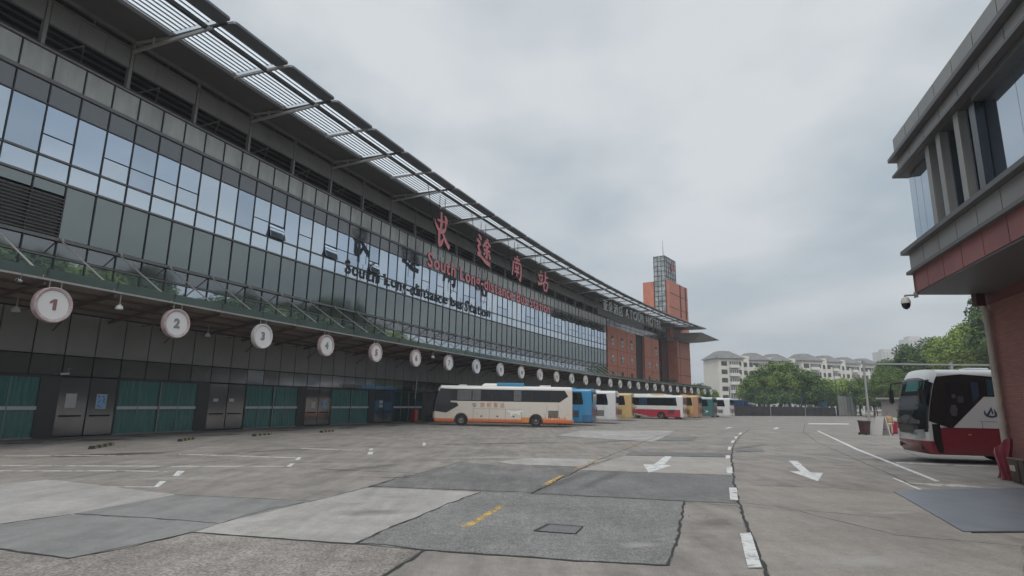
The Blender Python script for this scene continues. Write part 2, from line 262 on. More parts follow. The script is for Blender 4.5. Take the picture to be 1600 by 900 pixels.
# ------------------------------------------------------------------ shared materials
MC = dict(
 light=concrete('concrete_light', (.42, .395, .365), (.33, .31, .287), .12, stain=.3),
 light2=concrete('concrete_pale', (.41, .385, .355), (.32, .30, .278), .12, stain=.32),
 mid=concrete('concrete_grey', (.265, .255, .245), (.21, .203, .195), .10, stain=.3),
 rough=concrete('concrete_pitted', (.37, .33, .295), (.24, .215, .195), .34, spsc=24, stain=.4, bump=.8),
 dark=concrete('asphalt_patch', (.28, .268, .257), (.21, .202, .193), .36, spsc=30, stain=.25, bump=.7),
 darker=concrete('asphalt_dark', (.225, .217, .21), (.165, .16, .155), .28, spsc=34, stain=.22, bump=.6),
 dark2=concrete('asphalt_worn', (.25, .237, .228), (.175, .167, .16), .25, spsc=30, stain=.45, bump=.5),
 beige=concrete('concrete_beige', (.38, .345, .315), (.30, .275, .25), .10, stain=.18),
 beige2=concrete('concrete_tan', (.32, .285, .252), (.245, .222, .198), .14, stain=.25))
yard_m = concrete('concrete_yard', (.335, .298, .265), (.235, .213, .193), .16, stain=.42)
side_m = concrete('concrete_walk', (.19, .178, .168), (.125, .118, .113), .15, stain=.5)
white_paint = worn_paint('worn_white_paint', (.60, .59, .57), .60, 4)
faint_paint = worn_paint('faded_white_paint', (.47, .45, .42), .58, 2.2)
yellow_paint = worn_paint('worn_yellow_paint', (.52, .35, .11), .54, 4.5)
yellow_faint = worn_paint('faded_yellow_paint', (.46, .32, .17), .48, 4.5)
crack_m = mat('crack_tar', (.035, .033, .032), .95)
steel = mat('steel_grey', (.22, .21, .205), .5, .3, var=.12, scale=2)
steel_l = mat('steel_light', (.42, .40, .385), .45, .35, var=.1, scale=2)
M_slat = mat('slat_grey', (.16, .16, .165), .5, .2)
steel_d = mat('steel_dark', (.05, .05, .052), .55, .2)
black_m = mat('black_matt', (.012, .012, .013), .8)
# ------------------------------------------------------------------ ground
GD = GROUND_DATA
mb = MB(); mb.add([(-600, -500, 0), (1100, -500, 0), (1100, 1300, 0), (-600, 1300, 0)], [(0, 1, 2, 3)])
yard = tag(mb.build('ground', yard_m), kind='structure')
def flat(name, poly, z, m, jag=0., kind='structure'):
    pts = []
    n = len(poly)
    for i in range(n):
        a = Vector(poly[i]); b = Vector(poly[(i+1) % n]); L = (b-a).length; k = max(1, min(14, int(L/.35))) if jag else 1
        for j in range(k):
            p = a+(b-a)*j/k
            if j and jag: p = p+Vector((random.uniform(-jag, jag), random.uniform(-jag, jag)))
            pts.append((p.x, p.y, z))
    mb = MB(); mb.add(pts, [tuple(range(len(pts)))]); me = mb.mesh(name, m, fix=False)
    bm = bmesh.new(); bm.from_mesh(me); bmesh.ops.triangulate(bm, faces=bm.faces)
    for f in bm.faces:
        if f.normal.z < 0: f.normal_flip()
    bm.to_mesh(me); bm.free()
    return tag(link(name, me), kind=kind)
# walkway under the canopy
mb = MB(); arcbox(mb, -14, 150, WALL-.05, -3.2, -.1, .05, 4); tag(mb.build('pavement', side_m), kind='structure')
NAMES = dict(light='concrete_patch', light2='concrete_patch', mid='concrete_patch', rough='concrete_patch', dark='asphalt_patch', darker='asphalt_patch', dark2='asphalt_patch', beige='concrete_patch', beige2='concrete_patch')
mh = GD['manhole']
for i, (k, poly) in enumerate(GD['patches']):
    z = .003+.0009*i
    flat(NAMES[k], poly, z, MC[k], .028)
def inside(x, y, poly):
    c = False; n = len(poly); j = n-1
    for i in range(n):
        xi, yi = poly[i]; xj, yj = poly[j]
        if (yi > y) != (yj > y) and x < (xj-xi)*(y-yi)/(yj-yi)+xi: c = not c
        j = i
    return c
def zat(x, y, r=.0):
    z = 0.
    for i, (k, poly) in enumerate(GD['patches']):
        if any(inside(x+dx*r, y+dy*r, poly) for dx, dy in ((0, 0), (1, 0), (-1, 0), (0, 1), (0, -1))[:5 if r else 1]): z = max(z, .003+.0009*i)
    return z
ZT = .003+.0009*len(GD['patches'])+.001
def ribbon(mb, pts, w, z, jag):
    P = [Vector((p[0], p[1])) for p in pts]; fine = []
    for i in range(len(P)-1):
        L = (P[i+1]-P[i]).length; n = max(1, min(40, int(L/.16)))
        for j in range(n): fine.append(P[i]+(P[i+1]-P[i])*j/n)
    fine.append(P[-1])
    off = 0; L = []; R = []
    for i, p in enumerate(fine):
        d = (fine[min(i+1, len(fine)-1)]-fine[max(i-1, 0)]).normalized(); nn = Vector((-d.y, d.x))
        off = off*.7+random.uniform(-jag, jag); ww = w*random.uniform(.45, 1.15)
        L.append(p+nn*(off+ww/2)); R.append(p+nn*(off-ww/2))
    o = len(fine); zz = [zat(p.x, p.y, .12)+.0012+(z-ZT)*.5 for p in fine]
    vs = [(q.x, q.y, h_) for q, h_ in zip(L, zz)]+[(q.x, q.y, h_) for q, h_ in zip(R, zz)]
    mb.add(vs, [(i, o+i, o+i+1, i+1) for i in range(o-1)])
mb = MB()
for w_, l in GD['cracks']: ribbon(mb, l, w_*1.25, ZT+random.uniform(0, .0008), .02)
# short stamped ticks across the dark slab
a = Vector((.1, 12.4)); 
tag(mb.build('pavement_cracks', crack_m, fix=False), kind='structure')
mb = MB(); rr = random.Random(3)
for i in range(34):
    t = i/33; x = -0.75+4.4*t; y = 12.15-1.05*t*.9+rr.uniform(-.05, .05)
    if rr.random() < .15: continue
    ribbon(mb, [(x, y), (x+rr.uniform(.03, .16), y+rr.uniform(.12, .24))], .022, ZT, .01)
tag(mb.build('pavement_scratches', mat('scratch_dark', (.09, .085, .082), .9), fix=False), kind='structure')
zp = lambda poly: max(zat(p[0], p[1], .05) for p in poly)+.0028
for poly in GD['white']: flat('lane_marking', poly, zp(poly), white_paint, .006)
for poly in GD['faint']: flat('bay_marking', poly, zp(poly), faint_paint, .006)
for poly in GD['yellow']: flat('yellow_marking', poly, zp(poly), yellow_paint, .015)
for poly in GD['fyellow']: flat('yellow_marking', poly, zp(poly), yellow_faint, .02)
for poly in GD['arrows']: flat('arrow_marking', poly, zp(poly), white_paint, .008)
oil = stain_mat('oil_stain', (.045, .04, .037), .8); grime = stain_mat('tyre_grime', (.10, .09, .082), .3); pale_st = stain_mat('cement_stain', (.50, .47, .44), .45)
rs = random.Random(21)
def stain(x, y, a, b, rz, m, nm='ground_stain'):
    mb = MB(); n = 24; mb.add([(math.cos(6.2832*i/n), math.sin(6.2832*i/n), 0) for i in range(n)], [tuple(range(n))]); o = mb.build(nm, m, fix=False)
    o.location = (x, y, zat(x, y, max(a, b)*.7)+.0009+rs.random()*.0004); o.scale = (a, b, 1); o.rotation_euler = (0, 0, rz); tag(o, kind='structure')
for i in range(12):        # dark drips where the coaches stand with their noses in
    p = cv(5.609*i-1.2, -1.6+rs.uniform(-.6, .6)); stain(p.x, p.y, rs.uniform(1.3, 2.3), rs.uniform(.5, .95), math.radians(60)+rs.uniform(-.4, .4), oil)
    p = cv(5.609*i+1.4, -2.9+rs.uniform(-.3, .3)); stain(p.x, p.y, rs.uniform(.9, 1.6), rs.uniform(.4, .8), math.radians(50)+rs.uniform(-.5, .5), oil)
for x, y, a, b, r_, m in ((-4.5, 18, 3.2, .5, 1.0, grime), (-9, 24, 4, .6, .9, grime), (1.5, 16, 4.0, .35, 1.15, grime), (2.6, 16.5, 4.0, .3, 1.15, grime), (0, 30, 6, .8, .5, grime), (6, 33, 5, .7, .8, grime), (12, 30, 6, .5, .9, grime), (-2.5, 11.2, 1.2, .5, .3, grime), (3.6, 10.6, .9, .5, .8, grime), (1.9, 9.0, .5, .3, .2, pale_st), (4.8, 8.3, 1.4, .5, .1, pale_st), (7.6, 12.0, .8, .25, .2, pale_st), (-3.2, 12.3, 1.3, .35, .2, pale_st), (-8.5, 15.2, 2, .5, .2, pale_st), (17.5, 24.0, 4.5, 1.3, 0, oil), (1, 49.6, 6, .9, 0, oil), (-14, 21, 2.4, .8, .7, oil), (-1, 22, 3, .5, .4, pale_st), (12.3, 21.5, 1.8, .25, -.1, grime)):
    stain(x, y, a, b, r_, m)
# manhole: flush lid; dark rim, wider far and left, paints the sunken edge
mhp = [Vector((p[0], p[1], 0)) for p in mh]
t = thing('manhole', 'rectangular sunken manhole with dark steel lid in the dark asphalt slab', 'manhole', (.86, 10.0, ZT))
inv = Vector((-.86, -10.0, -ZT))
def ins(ps, k):
    c = sum(ps, Vector())/len(ps); return [c+(p-c)*k for p in ps]
lid = [p+Vector((.015, -.035, 0)) for p in ins(mhp, .86)]
mb = MB(); mb.prism([p+Vector((0, 0, ZT+.001))+inv for p in lid], (0, 0, .003)); mb.build('lid', mat('lid_metal', (.15, .145, .145), .65, .2, var=.3, scale=14), t)
mb = MB()
for i in range(4):
    a, b = mhp[i], mhp[(i+1) % 4]; a2, b2 = lid[i], lid[(i+1) % 4]
    mb.hexa([q+Vector((0, 0, .0+ZT))+inv for q in (a, b, b2, a2)], [q+Vector((0, 0, h_))+inv for q, h_ in ((a, ZT+.003), (b, ZT+.003), (b2, ZT+.002), (a2, ZT+.002))], 0)
mb.build('rim', mat('lid_rim', (.03, .029, .03), .7, .1), t)
# steel road plate
mb = MB(); mb.prism([(p[0]-12, p[1]-13, ZT+.002) for p in GD['plate']], (0, 0, .016))
pl = tag(mb.build('steel_plate', mat('plate_steel', (.17, .18, .205), .42, .35, var=.12, scale=1.3, bump=.05, bscale=3)), 'large flat bluish steel road plate lying in front of the brick building', 'plate'); pl.location = (12, 13, 0)

# ------------------------------------------------------------------ station building
st = thing('bus_station_building', 'long curved glass station building with deep overhanging roof', 'station', (-22.7, 24.3, 0))
st_inv = Matrix.Translation((22.7, -24.3, 0))
def sb(mb, name, m, parent=None, smooth=False, fix=True, loc=None):
    me = mb.mesh(name, m, smooth, fix); me.transform(st_inv); return link(name, me, parent or st)
G_win = glass('glass_window', (.56, .64, .74), .02, .9, .035)
G_var = [G_win, glass('glass_window_blue', (.50, .59, .71), .03, .9, .05), glass('glass_window_pale', (.60, .67, .75), .04, .88, .05), glass('glass_window_dim', (.44, .52, .62), .03, .9, .05)]
G_row = glass('glass_window_low', (.58, .66, .74), .025, .9, .03)
G_green = glass('glass_spandrel', (.21, .24, .24), .06, .8, .03)
G_grey = glass('glass_grey_band', (.19, .192, .20), .12, .75, .02)
G_par = mat('glass_parapet', (.42, .425, .41), .28, .45, var=.2, scale=1.2, stretch=(1, 1, .3))
G_low = glass('glass_low_panel', (.22, .235, .245), .05, .85, .03)
G_clear = glass('glass_clear', (.50, .56, .62), .02, .9, .02)
M_mull = mat('mullion_metal', (.055, .057, .062), .45, .4)
M_rail = mat('rail_metal', (.20, .195, .195), .45, .4, var=.12, scale=.8)
M_pan = mat('panel_grey', (.215, .21, .207), .5, .2, var=.1, scale=.6)
M_pol = mat('panel_polished', (.235, .23, .24), .10, .8, var=.12, scale=.7, bump=.06, bscale=1.1)
S0 = 2.38; B = 1.434
K0, K1 = -8, 64
rp = random.Random(11)
def pane(name, s0, s1, z0, z1, m, off=WALL, parent=None, tilt=.0035, th=.04, g=.035):
    a = cv(s0+g, off); b = cv(s1-g, off); n = nrm((s0+s1)/2)
    t1 = rp.uniform(-tilt, tilt); t2 = rp.uniform(-tilt, tilt); w2 = (s1-s0)/2; h2 = (z1-z0)/2
    def q(p, sx, sz, d): return Vector((p.x, p.y, 0))+n*(d+t1*sx*w2+t2*sz*h2)
    vb = [q(a, -1, -1, 0), q(b, 1, -1, 0), q(b, 1, -1, -th), q(a, -1, -1, -th)]
    vt = [q(a, -1, 1, 0), q(b, 1, 1, 0), q(b, 1, 1, -th), q(a, -1, 1, -th)]
    for v in vb: v.z = z0+g
    for v in vt: v.z = z1-g
    mb = MB(); mb.hexa(vb, vt); return sb(mb, name, m, parent)
for k in range(K0, K1):
    s0 = S0+B*k; s1 = s0+B
    pane('parapet_panel', s0, s1, 16.95, 18.3, G_par, tilt=.004)
    pane('grey_panel', s0, s1, 15.7, 16.75, G_grey)
    split = rp.random() < .55
    if split:
        f = pane('window', s0, s1, 14.2, 15.65, rp.choice(G_var), tilt=.008)
        opened = k in (9, 13, 17, 22, 31, 33, 47)
        if opened:      # top-hung sash pushed open
            a = cv(s0+.03, WALL, 14.18); b = cv(s1-.03, WALL, 14.18); n = nrm(s0+.7)
            a2 = cv(s0+.03, WALL, 13.2)+n*.28; b2 = cv(s1-.03, WALL, 13.2)+n*.28
            mb = MB(); mb.hexa([a, b, b-n*.05, a-n*.05], [a2, b2, b2-n*.05, a2-n*.05]); sb(mb, 'window_sash', G_win)
            mb = MB(); arcbox(mb, s0+.03, s1-.03, WALL-.5, WALL-.45, 13.2, 14.15); sb(mb, 'window_opening', black_m)
        else: pane('window_sash', s0, s1, 13.2, 14.2, rp.choice(G_var), tilt=.012)
    else: pane('window', s0, s1, 13.2, 15.65, rp.choice(G_var), tilt=.008)
    pane('transom_window', s0, s1, 12.15, 13.12, G_row, tilt=.009)
    if k in (-8, -7, -6, -5, -4, -3, -2, -1):
        pane('spandrel_panel', s0, s1, 11.5, 12.05, G_green)
        mb = MB()
        for j in range(12): z = 9.5+j*.165; arcbox(mb, s0, s1+.0, WALL-.02, WALL+.06, z, z+.05)
        arcbox(mb, s0, s1, WALL-.12, WALL-.1, 9.42, 11.45); sb(mb, 'vent_louvre', mat('louvre_metal', (.12, .115, .112), .5, .3))
    else: pane('spandrel_panel', s0, s1, 9.42, 12.05, G_green, tilt=.005)
    pane('low_panel', s0, s1, 8.52, 9.25, G_low)
    pane('canopy_level_glass', s0, s1, 6.0, 8.44, G_clear)
    mb = MB(); arcbox(mb, s0-.022, s0+.022, WALL-.08, WALL+.06, 6.0, 18.4); sb(mb, 'mullion', M_mull)
for z0, z1, o in ((18.3, 18.42, .09), (16.76, 16.94, .10), (15.66, 15.70, .055), (13.12, 13.2, .05), (12.05, 12.15, .10), (9.26, 9.41, .13), (8.44, 8.52, .05)):
    mb = MB(); arcbox(mb, -9, 94.2, WALL-.1, WALL+o, z0, z1, 2.868); sb(mb, 'facade_rail', M_rail)
# body behind the glass
mb = MB(); arcbox(mb, -12, 124.4, WALL-9, WALL-.5, .02, 18.2, 4); sb(mb, 'core_wall', mat('core_dark', (.04, .04, .042), .8))
# recess under the roof: dark back wall, louvres, braces
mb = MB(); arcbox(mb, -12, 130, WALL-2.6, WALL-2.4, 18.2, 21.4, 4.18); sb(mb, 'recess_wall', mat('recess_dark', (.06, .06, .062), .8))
mb = MB()
for z in (18.55, 18.95, 19.35, 19.75, 20.15): arcbox(mb, -12, 130, WALL-1.7, WALL-1.55, z, z+.1, 4.18)
sb(mb, 'recess_louvre', mat('recess_louvre', (.2, .2, .205), .5, .2))
PS = [4.40+4.18*i for i in range(-3, 31)]
RS = [4.706+4.193*i for i in range(-3, 33)]
M_beam = mat('beam_panel', (.21, .205, .20), .5, .15, var=.1, scale=.5)
for i, s in enumerate(PS):
    mb = MB(); arcbox(mb, s-.085, s+.085, WALL-.14, WALL+.12, 18.42, 21.25, 1); sb(mb, 'roof_post', mat('post_metal', (.23, .222, .215), .5, .2))
    if i+1 < len(PS):
        for j in range(3):
            a = s+.12+(4.18-.24)*j/3; b = a+(4.18-.24)/3
            mb = MB(); arcbox(mb, a+.01, b-.01, WALL-.1, WALL+.1, 19.62, 20.72, 2); 
            if len([1]) : sb(mb, 'fascia_panel', M_beam)
        mb = MB(); p = cv(s+.6, WALL-1.5, 18.5); q = cv(s+1.9, WALL-.15, 19.6); mb.tube(p, q, .035); q2 = cv(s+2.6, WALL-1.5, 18.5); mb.tube(q, q2, .035); sb(mb, 'brace', steel)
        mb = MB(); mb.bar(cv(s+2.1, WALL, 20.74), cv(s+2.1, WALL, 21.28), .08, .08); sb(mb, 'roof_strut', steel)
# canted edge trim of the beam
mb = MB(); arcbox(mb, -9, 130, WALL-.12, WALL+.16, 20.73, 20.83, 4.18); sb(mb, 'facade_rail', M_rail)
# roof
M_soff = mat('roof_soffit', (.115, .11, .106), .55, .1, var=.12, scale=.35)
M_fasc = mat('roof_edge_dark', (.15, .155, .17), .45, .25, var=.08, scale=.6)
poly_m = bpy.data.materials.new('polycarbonate'); poly_m.use_nodes = True; t_ = poly_m.node_tree; t_.nodes.clear()
o_ = t_.nodes.new('ShaderNodeOutputMaterial'); tr = t_.nodes.new('ShaderNodeBsdfTranslucent'); tr.inputs[0].default_value = (.74, .76, .77, 1)
tp = t_.nodes.new('ShaderNodeBsdfTransparent'); tp.inputs[0].default_value = (.95, .97, 1, 1); mx_ = t_.nodes.new('ShaderNodeMixShader'); mx_.inputs[0].default_value = .34
t_.links.new(tr.outputs[0], mx_.inputs[1]); t_.links.new(tp.outputs[0], mx_.inputs[2]); t_.links.new(mx_.outputs[0], o_.inputs[0])
mb = MB(); arcbox(mb, -14, 134, -16, -2.05, 21.32, 21.5, 4.193); roof = sb(mb, 'roof', M_soff)
mb = MB(); arcbox(mb, -14, 134, -4.45, -4.3, 21.1, 21.32, 4.193); sb(mb, 'roof_purlin', steel, roof)
mb = MB(); arcbox(mb, -14, 134, -2.12, -1.95, 21.18, 21.5, 4.193); sb(mb, 'roof_purlin', M_soff, roof)
mb = MB(); arcbox(mb, -14, 134, .42, .62, 21.1, 21.30, 4.193); sb(mb, 'roof_purlin', steel_d, roof)
for i in range(len(RS)-1):
    a, b = RS[i]+.24, RS[i+1]-.14
    mb = MB(); arcbox(mb, a, b, -1.95, 1.32, 21.42, 21.45, 2.1); sb(mb, 'rooflight_sheet', poly_m, roof)
    mb = MB()
    for j in range(10):
        o = -1.8+j*.32
        arcbox(mb, a, b, o, o+.055, 21.35, 21.41, 4.2)
    sb(mb, 'rooflight_slats', M_slat, roof)
    mb = MB()
    for (o0, o1, z0, z1, z2, z3) in ((1.34, 2.36, 21.20, 21.32, 21.10, 21.26),):
        a -= .12; b += .02; dz = rp.uniform(-.02, .02)
        pl_ = [(a, o0, z0), (b, o0, z0), (b, o1-.16, z2+.02), (b-.05, o1-.04, z2), (b-.18, o1, z2), (a+.18, o1, z2), (a+.05, o1-.04, z2), (a, o1-.16, z2+.02)]
        mb.prism([cv(s_, o_, z_+dz) for s_, o_, z_ in pl_], (0, 0, .14))
    sb(mb, 'roof_edge_panel', M_fasc, roof)
for i, s in enumerate(RS):
    mb = MB(); mb.bar(cv(s, -1.95, 21.2), cv(s, 1.9, 21.16), .14, .14); sb(mb, 'roof_rib', steel_l if i % 2 == 0 else steel_d, roof)
    if i < len(PS) and i % 2 == 1:
        ps = PS[i]
        mb = MB(); mb.bar(cv(ps, WALL+.1, 20.66), cv(s, 1.0, 21.1), .12, .17); mb.bar(cv(ps, WALL, 21.2), cv(s, -1.9, 21.2), .10, .12); mb.bar(cv(ps, WALL+1.6, 20.75), cv(ps, WALL+1.6, 21.2), .08, .08)
        sb(mb, 'roof_bracket', steel_l)
# ---- ground floor
GB = 1.4025; GS = 3.58
curt = mat('curtain_teal', (.15, .36, .35), .85, var=.25, scale=4, stretch=(3, 3, .2))
doorg = mat('door_glass', (.05, .09, .09), .04, 0, spec=.6, alpha=.22)
doorw = mat('door_band_white', (.42, .43, .45), .5)
seal = mat('joint_black', (.015, .015, .016), .7)
rg = random.Random(5)
cabins = 0
for k in range(-12, 88):
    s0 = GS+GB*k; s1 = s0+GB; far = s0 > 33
    pane('upper_wall_panel', s0, s1, 3.90, 5.95, M_pan, th=.1, g=.032, tilt=.002)
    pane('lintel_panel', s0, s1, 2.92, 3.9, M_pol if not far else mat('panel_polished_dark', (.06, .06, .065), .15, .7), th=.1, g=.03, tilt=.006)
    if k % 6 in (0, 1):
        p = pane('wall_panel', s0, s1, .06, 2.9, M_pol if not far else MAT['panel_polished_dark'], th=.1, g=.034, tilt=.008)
        if not far:
            mb = MB(); arcbox(mb, s0+.2, s0+1.15, WALL+.0, WALL+.06, 1.0, 1.08); sb(mb, 'panel_slot', seal, p)
mb = MB(); arcbox(mb, -14, 126, WALL-.14, WALL-.11, .0, 5.95, 4); sb(mb, 'wall_backing', seal)
# doors: every six bays, four bays wide
for dk in range(-2, 15):
    s0 = GS+GB*(6*dk+2); s1 = s0+4*GB
    far = s0 > 31
    d = MB(); arcbox(d, s0-.02, s0+.06, WALL-.3, WALL+.04, .05, 2.92); arcbox(d, s1-.85, s1+.02, WALL-.02, WALL+.035, .05, 2.92); arcbox(d, s0, s1, WALL-.2, WALL+.05, 2.82, 2.92)
    arcbox(d, s0+2.35, s0+2.45, WALL+.01, WALL+.06, .05, 2.85)
    d0 = sb(d, 'door_frame', mat('door_frame', (.05, .052, .053), .5, .2))
    d = MB(); arcbox(d, s0, s1-.85, WALL+.0, WALL+.05, .05, .12); arcbox(d, s0+2.36, s0+2.44, WALL+.061, WALL+.075, .05, 2.85); sb(d, 'door_sill', steel, d0)
    d = MB(); e = s1-.85
    arcbox(d, s0+.07, e, WALL+.02, WALL+.03, .12, 2.82); sb(d, 'door_glass', doorg, d0)
    d = MB(); arcbox(d, s0+.07, s0+2.34, WALL+.034, WALL+.042, 1.34, 1.5); arcbox(d, s0+2.46, e, WALL+.034, WALL+.042, 1.34, 1.5); sb(d, 'door_band', doorw, d0)
    # folded curtain
    n = 90; vs = []; fs = []
    for i in range(n+1):
        s = s0+.07+(e-s0-.07)*i/n; o = WALL-.04+.03*math.sin(i*1.25)+.012*math.sin(i*.37)
        vs += [cv(s, o, .12), cv(s, o, 2.82)]
    fs = [(2*i, 2*i+2, 2*i+3, 2*i+1) for i in range(n)]
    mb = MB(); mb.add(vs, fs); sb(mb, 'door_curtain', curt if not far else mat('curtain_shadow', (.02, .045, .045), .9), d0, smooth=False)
    mb = MB(); 
    for q in (1.15, 3.55): mb = MB(); arcbox(mb, s0+q, s0+q+.05, WALL+.031, WALL+.05, .12, 2.82); sb(mb, 'door_stile', mat('door_stile', (.14, .22, .22), .4, .3), d0)
# notices on the panels (paper sheets)
def notice(s, z0, z1, w_, m, lab, frame_m=None):
    mb = MB(); arcbox(mb, s, s+w_, WALL+.012, WALL+.022, z0, z1)
    o = mb.build('notice', [m]); tag(o, lab, 'notice')
    if frame_m:
        f = MB(); arcbox(f, s-.05, s+w_+.05, WALL+.006, WALL+.012, z0-.05, z1+.05); f.build('notice_frame', frame_m, o)
    return o
paper = mat('paper_white', (.42, .42, .43), .7); blue_n = mat('notice_blue', (.05, .22, .48), .6, col2=(.25, .4, .6), scale=9, thresh=(.5, .56))
notice(GS+.35, 1.42, 2.1, .5, paper, 'plain pale paper notice on the polished panel below sign 1')
notice(GS+GB+.45, 1.42, 2.05, .42, blue_n, 'blue notice in a white frame beside the teal door below sign 1', paper)
for j, (q, w_) in enumerate(((6.25, .42), (7.1, .42))):
    notice(GS+GB*q, 1.78, 1.98, w_*.9, paper, ('small white card notice, left of the pair between the second and third teal doors', 'small white card notice, right of the pair between the second and third teal doors')[j])
notice(GS+GB*12.45, 1.35, 1.85, .45, paper, 'white paper notice on the panel left of the fourth teal door')
notice(GS+GB*13.3, 1.35, 1.95, .42, blue_n, 'blue notice on the panel just left of the fourth teal door')
for j, z in enumerate((1.75, 1.4)):
    notice(GS+GB*18.5, z, z+.26, .5, paper, ('upper of two white cards on the dark wall past the red cabinet', 'lower of two white cards on the dark wall past the red cabinet')[j])

# ---- canopy (part of the building)
CB = MB(); E0, E1 = -12, 150
n = int((E1-E0)/2.868)
vs = []; fs = []
for i in range(n+1):
    s = E0+2.868*i; vs += [cv(s, WALL+.08, 5.98), cv(s, .0, 6.56), cv(s, .0, 6.60), cv(s, WALL+.08, 6.02)]
for i in range(n):
    a = 4*i; b = a+4; fs += [(a, a+1, b+1, b), (a+1, a+2, b+2, b+1), (a+2, a+3, b+3, b+2), (a+3, a, b, b+3)]
CB.add(vs, fs); canopy = sb(CB, 'canopy_deck', mat('canopy_deck', (.24, .205, .18), .7, var=.2, scale=.4))
G_fas = mat('canopy_fascia_glass', (.13, .17, .16), .12, .3, var=.15, scale=.5)
for i in range(n):
    s = E0+2.868*i
    mb = MB(); arcbox(mb, s+.02, s+2.848, .03, .05, 6.60, 6.98, 1.5); sb(mb, 'canopy_glass', G_fas, canopy)
mb = MB(); arcbox(mb, E0, E1, .0, .07, 6.52, 6.595, 2.868); sb(mb, 'canopy_gutter', steel_l, canopy)
beam_m = mat('canopy_beam', (.14, .10, .088), .6, .1)
RODS = [2.4666+2.868*i for i in range(-4, 51)]
for i, s in enumerate(RODS):
    mb = MB(); mb.bar(cv(s, WALL+.1, 5.72), cv(s, -.02, 6.42), .07, .16)
    if i % 2 == 0:
        mb.bar(cv(s+.3, WALL+.2, 5.0), cv(s, -2.6, 5.98), .05, .05); mb.bar(cv(s-1.2, WALL+.2, 5.75), cv(s, -1.2, 6.2), .04, .05)
    sb(mb, 'canopy_beam', beam_m, canopy)
    if s < 94:
        mb = MB(); mb.tube(cv(s, WALL+.1, 9.33), cv(s, .0, 6.58), .04, n=6); mb.tube(cv(s, WALL+.1, 9.33), cv(s, WALL+.3, 9.33), .07, n=6); sb(mb, 'canopy_rod', steel_l, canopy)
    mb = MB(); mb.bar(cv(s, .0, 6.5), cv(s, .09, 7.0), .03, .05); sb(mb, 'canopy_bracket', steel_d, canopy)
for o in (-3.4, -2.2, -1.0):
    z = 5.86+(o-WALL)/4.5*.58
    mb = MB(); arcbox(mb, E0, E1, o, o+.08, z, z+.11, 5.736); sb(mb, 'canopy_purlin', beam_m, canopy)

# ---- platform number signs
M_face = mat('sign_face', (.80, .78, .77), .5); M_rim = mat('sign_rim_red', (.42, .27, .27), .5, col2=(.56, .50, .49), scale=3, thresh=(.35, .65)); M_rimw = mat('sign_rim_white', (.62, .60, .59), .5)
M_num = mat('sign_number', (.28, .13, .13), .6); M_numg = mat('sign_number_grey', (.25, .24, .23), .6)
def disc(mb, r, y0, y1, n=40, mi=0):
    vs = [(r*math.cos(2*math.pi*i/n), y, r*math.sin(2*math.pi*i/n)) for y in (y0, y1) for i in range(n)]
    return mb.add(vs, [(i, (i+1) % n, n+(i+1) % n, n+i) for i in range(n)]+[tuple(range(n))[::-1], tuple(range(n, 2*n))], mi)
for i in range(29):
    s = 5.60923*i if i <= 15 else 5.60923*15+4.94641*(i-15)
    p = cv(s, 0, 5.575); t = tang(s); nn = nrm(s)
    sg = thing('platform_sign', 'round white platform sign with the number %d hanging from the canopy edge' % (i+1), 'sign', p, math.atan2(-nn.x, nn.y)+math.pi, 'numbered platform signs')
    # local -y faces the yard
    R = .715
    mb = MB(); n = 40; vs = []; fs = []
    for (r, y) in ((R, .12), (R, -.12), (R-.03, -.135), (R-.12, -.11), (R-.14, -.07), (R-.14, .10)):
        for j in range(n): a = 2*math.pi*j/n; vs.append((r*math.cos(a), y, r*math.sin(a)))
    for q in range(5):
        for j in range(n): fs.append((q*n+j, q*n+(j+1) % n, (q+1)*n+(j+1) % n, (q+1)*n+j))
    fs += [(j, (j+1) % n, 5*n+(j+1) % n, 5*n+j) for j in range(n)]
    mb.add(vs, fs); mb.build('rim', M_rim if i in (0, 1, 3, 4, 5, 6) else M_rimw, sg, True)
    mb = MB(); disc(mb, R-.14, -.075, .09); mb.build('sign_face', M_face, sg)
    M = Matrix.Translation((0, -.08, -.21)) @ Matrix.Rotation(math.pi/2, 4, 'X')
    if i == 0:
        mb = MB(); mb.prism([(-.02, -.09, -.21), (.11, -.09, -.21), (.11, -.09, .24), (.0, -.09, .24), (-.15, -.09, .12), (-.15, -.09, .03), (-.02, -.09, .10)], (0, .012, 0)); mb.build('number', M_num, sg)
    else: text_obj('number', str(i+1), .62 if i < 9 else .55, M, M_num if i in (0, 4, 5) or i > 6 else M_numg, sg, ext=.012, offset=.03, sx=1 if i < 9 else .85)
    mb = MB()
    for x in (-.22, .22): mb.tube((x, 0, R-.05), (x, 0, .98), .022, n=6); mb.box((x-.04, -.05, .93), (x+.04, .05, 1.0))
    mb.build('hanger', steel_l, sg)

